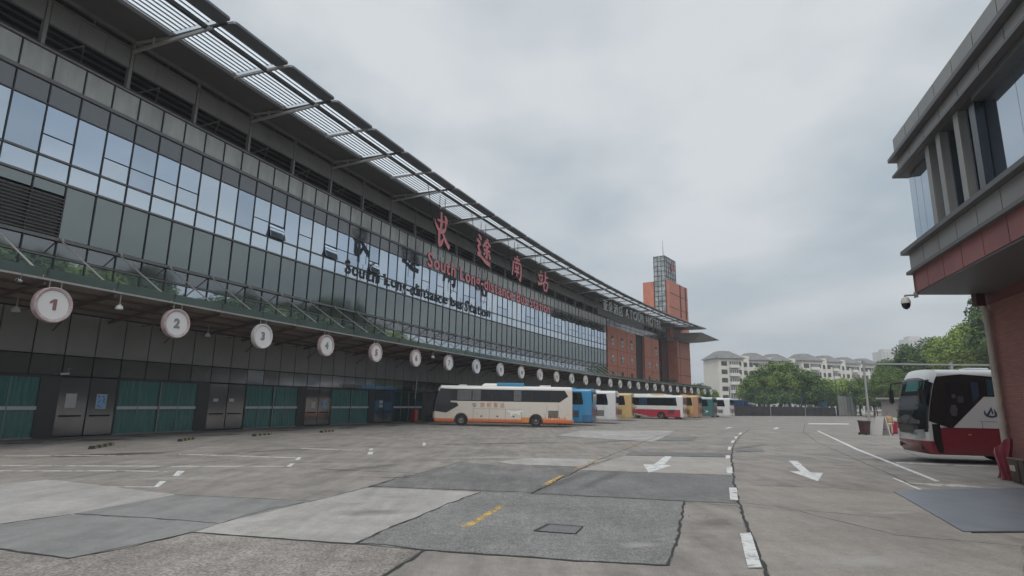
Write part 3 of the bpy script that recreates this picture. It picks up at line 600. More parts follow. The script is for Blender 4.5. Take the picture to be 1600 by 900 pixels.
# ---- name signs
red_f = mat('letter_red', (.64, .20, .22), .5, var=.12, scale=1.5); red_b = mat('letter_back', (.035, .03, .032), .6)
CH = {
'chang': [([(.40, 1.0), (.42, .72), (.40, .43)], [.09, .12, .12]), ([(.62, .93), (.71, .82), (.70, .68)], [.05, .20, .12]), ([(.70, .72), (.67, .53), (.5, .43), (.3, .42), (.1, .55), (.0, .67)], [.10, .09, .12, .12, .08, .02]), ([(.16, .70), (.34, .72), (.6, .74)], [.05, .07, .05]), ([(.30, .43), (.31, .22), (.36, .03), (.5, .12), (.58, .24)], [.11, .11, .17, .10, .04]), ([(.48, .43), (.72, .2), (.99, .04)], [.06, .12, .15])],
'tu': [([(.12, 1.02), (.26, .92), (.28, .84)], [.05, .13, .06]), ([(.02, .80), (.22, .70), (.12, .52), (.24, .34), (.08, .24)], [.10, .11, .08, .10, .12]), ([(.08, .26), (.36, .20), (.62, .10), (.98, .04)], [.12, .08, .12, .13]), ([(.80, 1.02), (.62, .82), (.42, .62)], [.09, .10, .06]), ([(.70, .94), (.84, .84), (.98, .78)], [.05, .08, .10]), ([(.56, .70), (.86, .72)], [.07, .08]), ([(.48, .54), (.94, .56)], [.07, .09]), ([(.70, .72), (.72, .42), (.70, .26), (.60, .30)], [.09, .09, .10, .04]), ([(.60, .46), (.48, .32)], [.09, .06]), ([(.82, .46), (.92, .36), (.94, .26)], [.05, .10, .10])],
'nan': [([(.24, .88), (.52, .92), (.78, .90)], [.08, .07, .09]), ([(.54, 1.08), (.52, .9), (.50, .74)], [.08, .09, .08]), ([(.16, .74), (.14, .4), (.08, .1)], [.09, .09, .05]), ([(.16, .72), (.5, .74), (.86, .74), (.90, .4), (.84, .0), (.70, .10)], [.07, .06, .08, .10, .10, .04]), ([(.36, .64), (.44, .52)], [.08, .07]), ([(.66, .66), (.58, .52)], [.08, .06]), ([(.30, .48), (.72, .50)], [.07, .07]), ([(.26, .32), (.74, .34)], [.07, .07]), ([(.50, .52), (.50, .10)], [.09, .06])],
'zhan': [([(.22, 1.0), (.30, .88)], [.07, .10]), ([(.02, .74), (.26, .78), (.48, .80)], [.08, .07, .08]), ([(.12, .68), (.20, .48)], [.09, .06]), ([(.40, .70), (.30, .44)], [.09, .06]), ([(-.02, .32), (.26, .36), (.54, .46)], [.12, .09, .06]), ([(.72, 1.06), (.70, .8), (.68, .52)], [.10, .09, .08]), ([(.70, .76), (.84, .80), (.98, .84)], [.06, .08, .08]), ([(.54, .50), (.56, .3), (.62, .06)], [.09, .08, .08]), ([(.54, .50), (.76, .54), (.94, .50), (.90, .28), (.82, .08)], [.07, .07, .09, .09, .06]), ([(.62, .12), (.84, .12)], [.07, .07])]}
sgn = thing('chinese_name_sign', 'four big pinkish red brushstroke Chinese characters hung high under the roof edge', 'sign', cv(44, 0, 16.4))
sinv = Matrix.Translation(-Vector(cv(44, 0, 16.4)))
for nm, s0, s1, z0, z1 in (('chang', 29.9, 32.8, 16.3, 19.55), ('tu', 38.3, 41.6, 16.65, 19.45), ('nan', 47.0, 50.0, 16.6, 19.3), ('zhan', 55.0, 58.3, 16.5, 19.2)):
    mb = brush_char([(a, [q*(1.12 if nm == 'chang' else 1.38) for q in b]) for a, b in CH[nm]], 1, .14); me = mb.mesh('character', [red_f, red_b], fix=False)
    sm = (s0+s1)/2; W_ = s1-s0; Hh = z1-z0
    M = frame(cv(s0, 0, z0), tang(sm)*W_, Vector((0, 0, 1))*Hh, nrm(sm))
    me.transform(sinv @ M); link('character', me, sgn)
    mb = MB()
    for q in (.38, .72): mb.tube(cv(s0+W_*q, -.06, z0-.9), cv(s0+W_*q, -.06, 21.2), .035, n=6)
    mb.tube(cv(s0+W_*.1, -.1, z0+Hh*.5), cv(s0-2.2, .6, 21.1), .035, n=6)
    me = mb.mesh('sign_rod', steel_d); me.transform(sinv); link('sign_rod', me, sgn)
sgn = thing('english_name_sign', 'red letters reading South Long-distance Bus Station in front of the glass', 'sign', cv(44, 0, 13.9)); sinv = Matrix.Translation(-Vector(cv(44, 0, 13.9)))
txt = 'South Long-distance Bus Station'; adv = []; meshes = []
for ch in txt:
    if ch == ' ': meshes.append(None); adv.append(.62); continue
    me = text_mesh(ch, 1.85, ext=.06, offset=.035, sx=1, align='LEFT'); xs = [v.co.x for v in me.vertices]; me.transform(Matrix.Translation((-min(xs), 0, 0))); meshes.append(me); adv.append(max(xs)-min(xs)+.16)
sc = 30.2/sum(adv); s = 29.15
for me, a in zip(meshes, adv):
    if me:
        me.transform(Matrix.Diagonal((sc, 1, 1, 1))); me.materials.clear(); me.materials.append(red_f); me.materials.append(red_b)
        for p in me.polygons: p.material_index = 0 if p.normal.z > .5 else 1
        c = s+a*sc/2; me.transform(sinv @ frame(cv(s, 0, 13.92), tang(c), Vector((0, 0, 1)), nrm(c))); link('letter', me, sgn)
    s += a*sc
mb = MB()
for q in range(16): s = 29.6+q*1.95; mb.tube(cv(s, -.09, 13.6), cv(s, -.09, 15.3), .025, n=5)
arcbox(mb, 29.2, 59.3, -.10, -.07, 14.35, 14.4)
me = mb.mesh('sign_rod', steel_d); me.transform(sinv); link('sign_rod', me, sgn)
# hotel sign
wl = mat('letter_white', (.42, .43, .43), .5); 
sgn = thing('hotel_sign', 'row of pale letters reading ATOUR HOTEL under the far roof edge', 'sign', cv(98, 0, 18)); sinv = Matrix.Translation(-Vector(cv(98, 0, 18)))
mb = MB(); arcbox(mb, 79.5, 104, -.5, -.3, 16.9, 18.1); me = mb.mesh('sign_beam', steel_d); me.transform(sinv); link('sign_beam', me, sgn)
txt = '亚朵酒店 ATOUR HOTEL'; adv = []; meshes = []
for ch in txt:
    if ch == ' ': meshes.append(None); adv.append(.8); continue
    me = text_mesh(ch, 2.1 if ord(ch) > 255 else 2.5, ext=.06, offset=-.01, align='LEFT'); xs = [v.co.x for v in me.vertices]; me.transform(Matrix.Translation((-min(xs), 0, 0))); meshes.append(me); adv.append(max(xs)-min(xs)+.55)
sc = 33.5/sum(adv); s = 81.3
for me, a in zip(meshes, adv):
    if me:
        me.transform(Matrix.Diagonal((sc, 1, 1, 1))); me.materials.clear(); me.materials.append(wl); c = s+a*sc/2; me.transform(sinv @ frame(cv(s, 0, 17.95+(s-81)*.012), tang(c), Vector((0, 0, 1)), nrm(c))); link('letter', me, sgn)
    s += a*sc

# ------------------------------------------------------------------ hotel wing (red panels) and tower
terra = mat('terracotta', (.50, .185, .125), .65, var=.13, scale=.9, bump=.1, bscale=6); terra_d = mat('terracotta_joint', (.12, .045, .035), .8)
hw = thing('hotel_wing', 'terracotta panelled hotel wing at the far end of the glass facade', 'building', cv(110, WALL, 0)); hinv = Matrix.Translation(-Vector(cv(110, WALL, 0)))
def hb(mb, name, m, parent=hw, smooth=False):
    me = mb.mesh(name, m, smooth); me.transform(hinv); return link(name, me, parent)
hwin = glass('hotel_glass', (.30, .34, .38), .04, .8); hwhite = mat('blind_white', (.55, .55, .53), .6)
for a, b in ((94.5, 110.2), (115.3, 124.5)):
    mb = MB(); arcbox(mb, a, b, WALL-.4, WALL+.12, 6.6, 17.0, 2); w0 = hb(mb, 'red_wall', terra)
    mb = MB()
    for z in (9.3, 12.55): arcbox(mb, a, b, WALL+.1, WALL+.135, z, z+.07)
    nb = 3 if b-a > 10 else 2
    for i in range(nb+1): q = a+(b-a)*i/nb; arcbox(mb, q-.05, q+.05, WALL+.1, WALL+.14, 6.6, 17.0)
    hb(mb, 'panel_joint', terra_d, w0)
    for i in range(nb):
        c = a+(b-a)*(i+.5)/nb+(.4 if nb == 2 else 0)
        for z0, z1, wd in ((13.2, 15.3, .62), (10.1, 11.6, .55), (7.3, 8.4, .55)):
            if nb == 2 and i == 0 and z0 > 13: continue
            mb = MB(); arcbox(mb, c-wd, c+wd, WALL+.1, WALL+.16, z0, z1); f = hb(mb, 'window', mat('hotel_frame', (.10, .05, .045), .6))
            mb = MB(); arcbox(mb, c-wd+.12, c+wd-.12, WALL+.16, WALL+.18, z0+.1, z1-.1 if z0 < 13 else z1-.55); hb(mb, 'pane', hwhite if z0 > 13 else hwin, f)
            mb = MB(); arcbox(mb, c-wd, c+wd, WALL+.18, WALL+.2, (z0+z1)/2-.2, (z0+z1)/2-.1); arcbox(mb, c-.05, c+.05, WALL+.18, WALL+.2, z0, z1-.5); hb(mb, 'glazing_bar', steel_d, f)
mb = MB(); arcbox(mb, 110.2, 115.3, WALL-1, WALL-.6, 5, 17, 2); hb(mb, 'stair_glass', hwin)
mb = MB()
for z in (7, 9, 11, 13, 15): arcbox(mb, 110.2, 115.3, WALL-.6, WALL-.5, z, z+.15)
for q in (111.5, 113, 114.5): arcbox(mb, q, q+.1, WALL-.6, WALL-.48, 5, 17)
hb(mb, 'stair_mullion', steel_d)
mb = MB(); arcbox(mb, 94.5, 124.5, WALL-.4, WALL+.05, 17.0, 18.4, 2); hb(mb, 'top_band', G_grey)
mb = MB(); arcbox(mb, 94.5, 124.5, WALL-.4, WALL+.1, 18.4, 18.6, 2); arcbox(mb, 94.5, 124.5, WALL+.05, WALL+.1, 17.65, 17.72, 2)
for q in np.arange(95.9, 124.5, 2.868): arcbox(mb, q, q+.06, WALL+.05, WALL+.1, 17, 18.4)
hb(mb, 'top_rail', M_rail)
mb = MB(); arcbox(mb, 94.5, 124.5, WALL-3, WALL-.6, 0, 17, 4); hb(mb, 'inner_wall', mat('inner_dark', (.04, .035, .035), .8))
mb = MB(); arcbox(mb, 110, 140, WALL-.2, WALL+.1, 0, 6.5, 4); hb(mb, 'lower_wall', M_pan)
# recessed dark bay between the wing and the tower
mb = MB(); arcbox(mb, 124.5, 137, WALL-5, WALL-4.6, 0, 21.3, 4); hb(mb, 'recess_wall', mat('recess_shade_brown', (.11, .045, .038), .8))  # brown wall with the shade of the bay painted into its colour
mb = MB(); arcbox(mb, 124.5, 136.5, WALL-.1, WALL, 8.3, 8.4)
for q in np.arange(124.6, 136.5, .5): arcbox(mb, q, q+.06, WALL-.1, WALL-.02, 7.0, 8.4)
arcbox(mb, 124.5, 136.5, WALL-5, WALL+.1, 6.6, 7.0); hb(mb, 'balcony', mat('balcony', (.07, .05, .048), .6))
# tower
T0 = cv(133.5, WALL+.3, 0); tt = tang(138); tn = nrm(138)
tw = thing('brick_tower', 'orange terracotta tower with a glass lantern on top behind the roof', 'tower', T0, math.atan2(tt.y, tt.x))
# local: x along facade, y to the back, z up
tb = MB(); tb.box((-1.0, 0, 19), (12.6, 7, 33.3)); tb.box((3.2, 0, 0), (12.6, 7, 19)); 
twall = tb.build('tower_shaft', terra, tw)
tb = MB(); tb.box((-1, 2.5, 0), (3.2, 7, 19)); tb.build('tower_wing_wall', mat('recess_shade_brown', (.11, .045, .038), .8), tw)  # terracotta in shade under the roof, the darkness put into its colour
tb = MB()
for x in (6.6, 10.6): tb.box((x, -.06, 24.5), (x+.7, .02, 33.32))
tb.build('tower_slit', mat('slit_dark', (.03, .02, .02), .8), tw)
tb = MB()
for z in (9.5, 13.8, 18.1, 26.4, 30): tb.box((3.2 if z < 19 else -1, -.045, z), (12.63, .01, z+.14))
for x in (4.9,): tb.box((x, -.05, 0), (x+.12, .01, 24))
tb.build('tower_joint', terra_d, tw)
tb = MB(); tb.box((-2.0, 3.7, 0), (1.4, 5.2, 33)); tb.build('tower_pier', terra, tw)
lan = MB(); lan.box((-1.6, .7, 18), (6.0, 3.6, 39.6)); lantern = lan.build('lantern', mat('lantern_glass', (.52, .54, .54), .15, .5, col2=(.22, .24, .24), scale=.7, thresh=(.35, .65)), tw)
tb = MB(); z = 33.4
for i in range(13):
    z = 23.9+i*1.3; tb.box((-1.68, .62, z), (6.08, 3.68, z+.12))
for i in range(7):
    x = -1.68+i*1.27; tb.box((x, .6, 33.3), (x+.14, .74, 39.7))
for i in range(4):
    y = .62+i*.97; tb.box((-1.7, y, 22), (-1.58, y+.12, 39.7)); 
tb.build('lantern_frame', steel_d, lantern)
tb = MB(); tb.tube((1, 2, 39.6), (1, 2, 44.5), .09, .03); tb.build('mast', steel_d, tw)
tb = MB(); disc(tb, .95, .54, .58, 24); me = tb.mesh('emblem', mat('emblem_red', (.45, .08, .08), .6)); me.transform(Matrix.Translation((3.4, 0, 37.4))); link('emblem', me, tw)
# end wings of the roof
mb = MB()
a0 = [cv(134, -9, 21.1), cv(134, 2.3, 21.0), cv(141, 2.0, 21.2), cv(140, -9, 21.2)]
mb.prism(a0, (0, 0, .28)); sb(mb, 'roof_end', M_fasc, roof)
mb = MB(); vb = [cv(137, -6, 18.1), cv(139, -.5, 18.3), cv(146.5, -.8, 18.5), cv(145, -7, 18.2)]; vt = [cv(134, -8, 19.9), cv(134, 3, 19.6), cv(153, 1.5, 19.55), cv(150, -9, 19.9)]
mb.hexa(vb, vt); sb(mb, 'roof_wing', mat('wing_soffit', (.25, .245, .245), .5, .2, var=.2, scale=.5), roof)
# ------------------------------------------------------------------ small things of the canopy and bays
lamp_w = mat('lamp_white', (.55, .55, .53), .4)
for s, off, lab in ((2.75, -.05, 'white bell lamp hanging from the canopy edge between signs 1 and 2'), (.2, -2.6, 'small bell lamp hung deep under the canopy at the left'), (9.6, -2.4, 'small bell lamp hung deep under the canopy past sign 2'), (14.2, -2.4, 'small bell lamp hung under the canopy between signs 3 and 4'), (31.0, -.1, 'white lamp hanging from the canopy edge just past sign 7')):
    zt = 6.5 if off > -1 else 6.1
    t = thing('canopy_lamp', lab, 'lamp', cv(s, off, zt-.62), 0, 'bell lamps under the canopy')
    mb = MB(); mb.tube((0, 0, .2), (0, 0, .64), .02, n=6); mb.tube((0, 0, .1), (0, 0, .2), .06, n=8); mb.build('stem', steel_l, t)
    mb = MB(); mb.lathe((0, 0, 0), [(.05, .14), (.11, .12), (.15, .04), (.16, -.04), (.13, -.06), (.02, -.03)], 16); mb.build('shade', lamp_w, t, True)
def bullet(loc, rz, lab, k=1.):
    t = thing('security_camera', lab, 'camera', loc, rz)
    mb = MB(); mb.tube((0, -.22*k, 0), (0, .16*k, .03), .055*k, n=12); mb.build('housing', lamp_w, t, True)
    mb = MB(); mb.tube((0, -.235*k, 0), (0, -.2*k, 0), .045*k, n=12); mb.build('lens', black_m, t)
    mb = MB(); mb.tube((0, .08*k, .05), (0, .12*k, .3*k), .018, n=6); mb.box((-.05, .05, .28*k), (.05, .18, .31*k)); mb.build('bracket', steel, t)
bullet(cv(-1.35, .1, 6.28), .4, 'white bullet camera on the canopy edge at the far left')
bullet(cv(3.55, WALL+.35, 3.0), -.9, 'dark bodied bullet camera on the wall above the first polished panel', .9)
wy = mat('stop_yellow', (.30, .25, .09), .7, col2=(.06, .055, .04), scale=9, thresh=(.4, .55)); wb = mat('stop_black', (.03, .03, .03), .7)
wl_lab = ['black and yellow wheel stop nearest the camera in front of the wall', 'second black and yellow wheel stop along the wall', 'third wheel stop along the wall, small and dark', 'wheel stop farthest along, before the red cabinet']
for (p, q), lab in zip((((-16.1, 22.8), (-16.75, 25.0)), ((-15.3, 27.4), (-15.6, 29.2)), ((-13.9, 32.0), (-13.6, 33.6)), ((-11.7, 36.5), (-11.4, 38.2))), wl_lab):
    p = Vector((*p, 0)); q = Vector((*q, 0)); d = q-p; L = d.length; 
    t = thing('wheel_stop', lab, 'wheel stop', p, math.atan2(d.y, d.x), 'wheel stops along the bays')
    for half in (0, 1):
        mb = MB(); n = 8
        for i in range(n):
            if i % 2 == half:
                x0 = L*i/n; x1 = L*(i+1)/n; mb = MB()
                mb.hexa([(x0, -.09, 0), (x1, -.09, 0), (x1, .09, 0), (x0, .09, 0)], [(x0, -.05, .12), (x1, -.05, .12), (x1, .05, .12), (x0, .05, .12)])
                mb.build('stripe', wy if half else wb, t)
# red fire cabinet
redc = mat('cabinet_red', (.32, .03, .035), .4)
t = thing('fire_cabinet', 'red fire extinguisher cabinet standing beside the fourth teal door', 'cabinet', cv(33.6, WALL+1.1, 0), math.atan2(tang(33).y, tang(33).x))
mb = MB(); mb.box((-.3, -.2, .06), (.3, .2, 1.28)); me = mb.mesh('body', redc); bevel(me, .03); link('body', me, t)
mb = MB(); mb.box((-.24, -.225, .15), (.02, -.2, 1.15)); mb.box((.05, -.225, .15), (.24, -.2, 1.15)); mb.build('door', mat('cabinet_pane', (.45, .10, .08), .3), t)
mb = MB(); mb.box((-.3, -.18, 0), (-.2, .18, .06)); mb.box((.2, -.18, 0), (.3, .18, .06)); mb.build('foot', steel_d, t)
# thin pale vertical pipe on the dark wall
t = MB(); t.tube(cv(34.2, WALL+.8, 4.3), cv(34.0, WALL+.8, 2.2), .045, n=8)
tag(t.build('downpipe', steel_l), 'thin pale vertical pipe on the dark wall above the red cabinet', 'pipe')

# ------------------------------------------------------------------ coaches
BL, BW, BH = 12.2, 1.25, 3.42
RAKE = .50
def FX(y, z):       # front surface
    xf = BL/2-RAKE*max(0., (z-1.25)/2.2)**1.5-.10*max(0., (.75-z)/.5)
    return xf-.25*abs(y/BW)**6-.12*max(0., (z-2.9)/.5)**2
def loop(z0=.30):
    pts = []
    r = .22; rb = .07
    for a in range(5): t_ = math.pi/2*a/4; pts.append((BW-rb+rb*math.sin(t_), z0+rb-rb*math.cos(t_)))
    for z in (.7, 1.0, 1.25, 1.5, 1.9, 2.3, 2.7, 3.0): pts.append((BW, z))
    for a in range(6): t_ = math.pi/2*a/5; pts.append((BW-.03-r+(r+.0)*math.cos(t_)+.03*(1-a/5.), BH-r+r*math.sin(t_)))
    top = [(.6, BH+.025), (.2, BH+.04)]
    right = pts+top
    return right+[(-y, z) for y, z in reversed(right)]
def bus_body(WX=(3.55, -2.95)):
    LP = loop(); n = len(LP); cz = 1.85
    xs = [-BL/2+.0, -BL/2+.06, -4.5, -3, -1.5, 0, 1.5, 3, 4.4, 5.0]
    vs = []; fs = []
    # rear cap ring
    for r in (0.0, .5, .9, .97):
        for (y, z) in LP: vs.append((-BL/2-.10*(1-r**4)+(.0), y*r, cz+(z-cz)*r))
    for i, x in enumerate(xs):
        k = .985 if i == 0 else 1.
        for (y, z) in LP: vs.append((x, y*k, cz+(z-cz)*k))
    fr = [1, .97, .9, .75, .5, .25, 0]
    for r in fr:
        for (y, z) in LP:
            yy, zz = y*r, cz+(z-cz)*r; vs.append((max(5.05, FX(yy, zz)), yy, zz))
    m = len(vs)//n
    for i in range(m-1):
        for j in range(n): a = i*n+j; b = i*n+(j+1) % n; fs.append((a, b, b+n, a+n))
    mb = MB(); mb.add(vs, fs)
    me = mb.mesh('body', [white_paint, steel_d]); bm = bmesh.new(); bm.from_mesh(me); bmesh.ops.remove_doubles(bm, verts=bm.verts, dist=1e-4)
    bmesh.ops.recalc_face_normals(bm, faces=bm.faces); bm.to_mesh(me); bm.free()
    o = link('body', me)
    cut = MB()
    for x in (WX[0], WX[1]):
        for sgn_ in (1, -1):
            c = Vector((x, sgn_*.95, .50)); cut.tube(c, c+Vector((0, sgn_*.6, 0)), .60, n=28, mi=1)
    cm = cut.mesh('cut', [steel_d, steel_d]); co = link('cut', cm)
    md = o.modifiers.new('b', 'BOOLEAN'); md.object = co; md.operation = 'DIFFERENCE'; md.solver = 'EXACT'
    dg = bpy.context.evaluated_depsgraph_get(); me2 = bpy.data.meshes.new_from_object(o.evaluated_get(dg))
    bpy.data.objects.remove(o); bpy.data.objects.remove(co)
    # arch faces dark
    for p in me2.polygons:
        c = p.center
        dmin = min(math.hypot(c.x-x, c.z-.5) for x in WX)
        p.material_index = 1 if (dmin < .615 and abs(c.y) < BW-.004 and abs(c.y) > .9) or (dmin < .59 and abs(c.y) > .9) else 0
    me2.polygons.foreach_set('use_smooth', [True]*len(me2.polygons)); me2.set_sharp_from_angle(angle=math.radians(28))
    me2.name = 'body'
    return me2
WX = (3.55, -2.95)
def livery(name, base, regions, rough=.28, dirt=.25):
    """regions: list of (list of half planes (a,b,c): a*x+b*z+c>0, colour); object space of the coach side"""
    m = bpy.data.materials.new(name); m.use_nodes = True; t = m.node_tree; b = t.nodes['Principled BSDF']; L = t.links.new
    tcn = t.nodes.new('ShaderNodeTexCoord'); sp = t.nodes.new('ShaderNodeSeparateXYZ'); L(tcn.outputs['Object'], sp.inputs[0])
    def M(op, a, bb):
        n = t.nodes.new('ShaderNodeMath'); n.operation = op
        for i, s in enumerate((a, bb)):
            if isinstance(s, (int, float)): n.inputs[i].default_value = s
            else: L(s, n.inputs[i])
        return n.outputs[0]
    X, Y, Z = sp.outputs; cur = None
    def mixc(f, a, col):
        x = t.nodes.new('ShaderNodeMixRGB'); L(f, x.inputs[0]) if not isinstance(f, float) else None
        if a is None: x.inputs[1].default_value = (*base, 1)
        else: L(a, x.inputs[1])
        if isinstance(col, tuple): x.inputs[2].default_value = (*col, 1)
        else: L(col, x.inputs[2])
        return x.outputs[0]
    for hp, col in regions:
        f = None
        for (a, bb, c) in hp:
            g = M('GREATER_THAN', M('ADD', M('ADD', M('MULTIPLY', X, a), M('MULTIPLY', Z, bb)), c), 0)
            f = g if f is None else M('MULTIPLY', f, g)
        cur = mixc(f, cur, col)
    # road dirt near the sills (a real film of dust)
    n = t.nodes.new('ShaderNodeTexNoise'); n.inputs['Scale'].default_value = 2.2; n.inputs['Detail'].default_value = 6; L(tcn.outputs['Object'], n.inputs[0])
    d = M('MULTIPLY', M('MULTIPLY', n.outputs[0], dirt), M('SUBTRACT', 1.35, M('MINIMUM', M('MULTIPLY', Z, .45), 1.2)))
    x = t.nodes.new('ShaderNodeMixRGB'); L(d, x.inputs[0]); x.inputs[2].default_value = (.17, .155, .135, 1)
    if cur is None: x.inputs[1].default_value = (*base, 1)
    else: L(cur, x.inputs[1])
    L(x.outputs[0], b.inputs['Base Color']); b.inputs['Roughness'].default_value = rough; b.inputs['Coat Weight'].default_value = .35; b.inputs['Coat Roughness'].default_value = .12
    return m
tyre_m = mat('tyre', (.022, .022, .023), .85); rim_m = mat('rim_metal', (.20, .20, .20), .45, .5, var=.2, scale=9); hub_m = mat('hub_dark', (.06, .06, .06), .6)
band_m = mat('window_band_black', (.012, .012, .014), .12, spec=.6); gl_bus = mat('bus_glass', (.018, .022, .026), .035, 0, spec=.8, alpha=.35)
gl_dark = mat('bus_glass_dark', (.016, .018, .022), .05, .25, spec=.8); curt_g = mat('bus_curtain_grey', (.55, .55, .56), .9, var=.25, scale=6, stretch=(4, 1, .3)); curt_b = mat('bus_curtain_blue', (.09, .20, .40), .9, var=.3, scale=6, stretch=(4, 1, .3))
curt_t = mat('bus_curtain_teal', (.06, .24, .30), .9, var=.3, scale=6, stretch=(4, 1, .3))
grille_m = mat('grille_dark', (.05, .05, .052), .6, .2); rubber = mat('rubber_black', (.02, .02, .021), .6); red_l = mat('tail_lamp', (.35, .02, .02), .25); amber = mat('lamp_amber', (.5, .2, .03), .3)
lens_m = mat('headlamp_glass', (.45, .47, .5), .08, .5); plate_m = mat('plate_yellow', (.5, .36, .05), .5); chrome = mat('chrome', (.5, .5, .5), .15, .9)
_body = None
EDGE = lambda z: FX(BW, z)-.004
def side_poly(mb, poly, sgn_, y0, y1, mi=0):
    mb.prism([(x, sgn_*y0, z) for x, z in poly], (0, sgn_*(y1-y0), 0), mi)
def fpatch(name, m, parent, y0, y1, zf0, zf1, off=.012, th=.02, n=12, k=8):
    """a patch lying on the curved front; zf0, zf1 functions of y"""
    vs = []; fs = []
    for i in range(n+1):
        y = y0+(y1-y0)*i/n
        for j in range(k+1):
            z = zf0(y)+(zf1(y)-zf0(y))*j/k; vs.append((FX(y, z)+off, y, z))
    for i in range(n):
        for j in range(k): a = i*(k+1)+j; fs.append((a, a+1, a+k+2, a+k+1))
    N_ = len(vs); vs += [(x-th, y, z) for x, y, z in vs]; fs += [tuple(q+N_ for q in f) for f in fs]
    rim_ = [i*(k+1) for i in range(n+1)]+[n*(k+1)+j for j in range(1, k+1)]+[i*(k+1)+k for i in range(n-1, -1, -1)]+[j for j in range(k-1, 0, -1)]
    for a, b in zip(rim_, rim_[1:]+rim_[:1]): fs.append((a, b, b+N_, a+N_))
    mb = MB(); mb.add(vs, fs); return mb.build(name, m, parent, True)
def wheel(t, x, s_, scale=1.):
    mb = MB(); c = (x, s_*1.04, .50); n = 32
    prof = [(.0, -.12), (.28, -.12), (.46, -.13), (.5, -.08), (.5, .08), (.46, .13), (.30, .13), (.29, .06)]
    vs = []; fs = []
    for r, y in prof:
        for i in range(n): a = 2*math.pi*i/n; vs.append((x+r*math.cos(a), s_*(1.08+y), .5+r*math.sin(a)))
    for k in range(len(prof)-1):
        for i in range(n): fs.append((k*n+i, k*n+(i+1) % n, (k+1)*n+(i+1) % n, (k+1)*n+i))
    mb.add(vs, fs); w_ = mb.build('wheel', tyre_m, t, True)
    mb = MB(); prof = [(.29, .07), (.27, .10), (.24, .09), (.2, .0), (.14, -.01), (.13, .06), (.06, .07), (.0, .07)] if x > 0 else [(.29, .07), (.27, .10), (.24, .09), (.22, -.06), (.15, -.09), (.13, .02), (.06, .03), (.0, .03)]
    vs = []; fs = []
    for r, y in prof:
        for i in range(n): a = 2*math.pi*i/n; vs.append((x+r*math.cos(a), s_*(1.08+y), .5+r*math.sin(a)))
    for k in range(len(prof)-1):
        for i in range(n): fs.append((k*n+i, k*n+(i+1) % n, (k+1)*n+(i+1) % n, (k+1)*n+i))
    mb.add(vs, fs); mb.build('rim', rim_m, w_, True)
    mb = MB()
    for i in range(10): a = 2*math.pi*i/10; c = Vector((x+.17*math.cos(a), s_*(1.08+.0), .5+.17*math.sin(a))); mb.tube(c, c+Vector((0, s_*.03, 0)), .014, n=5)
    mb.build('wheel_nuts', hub_m, w_)
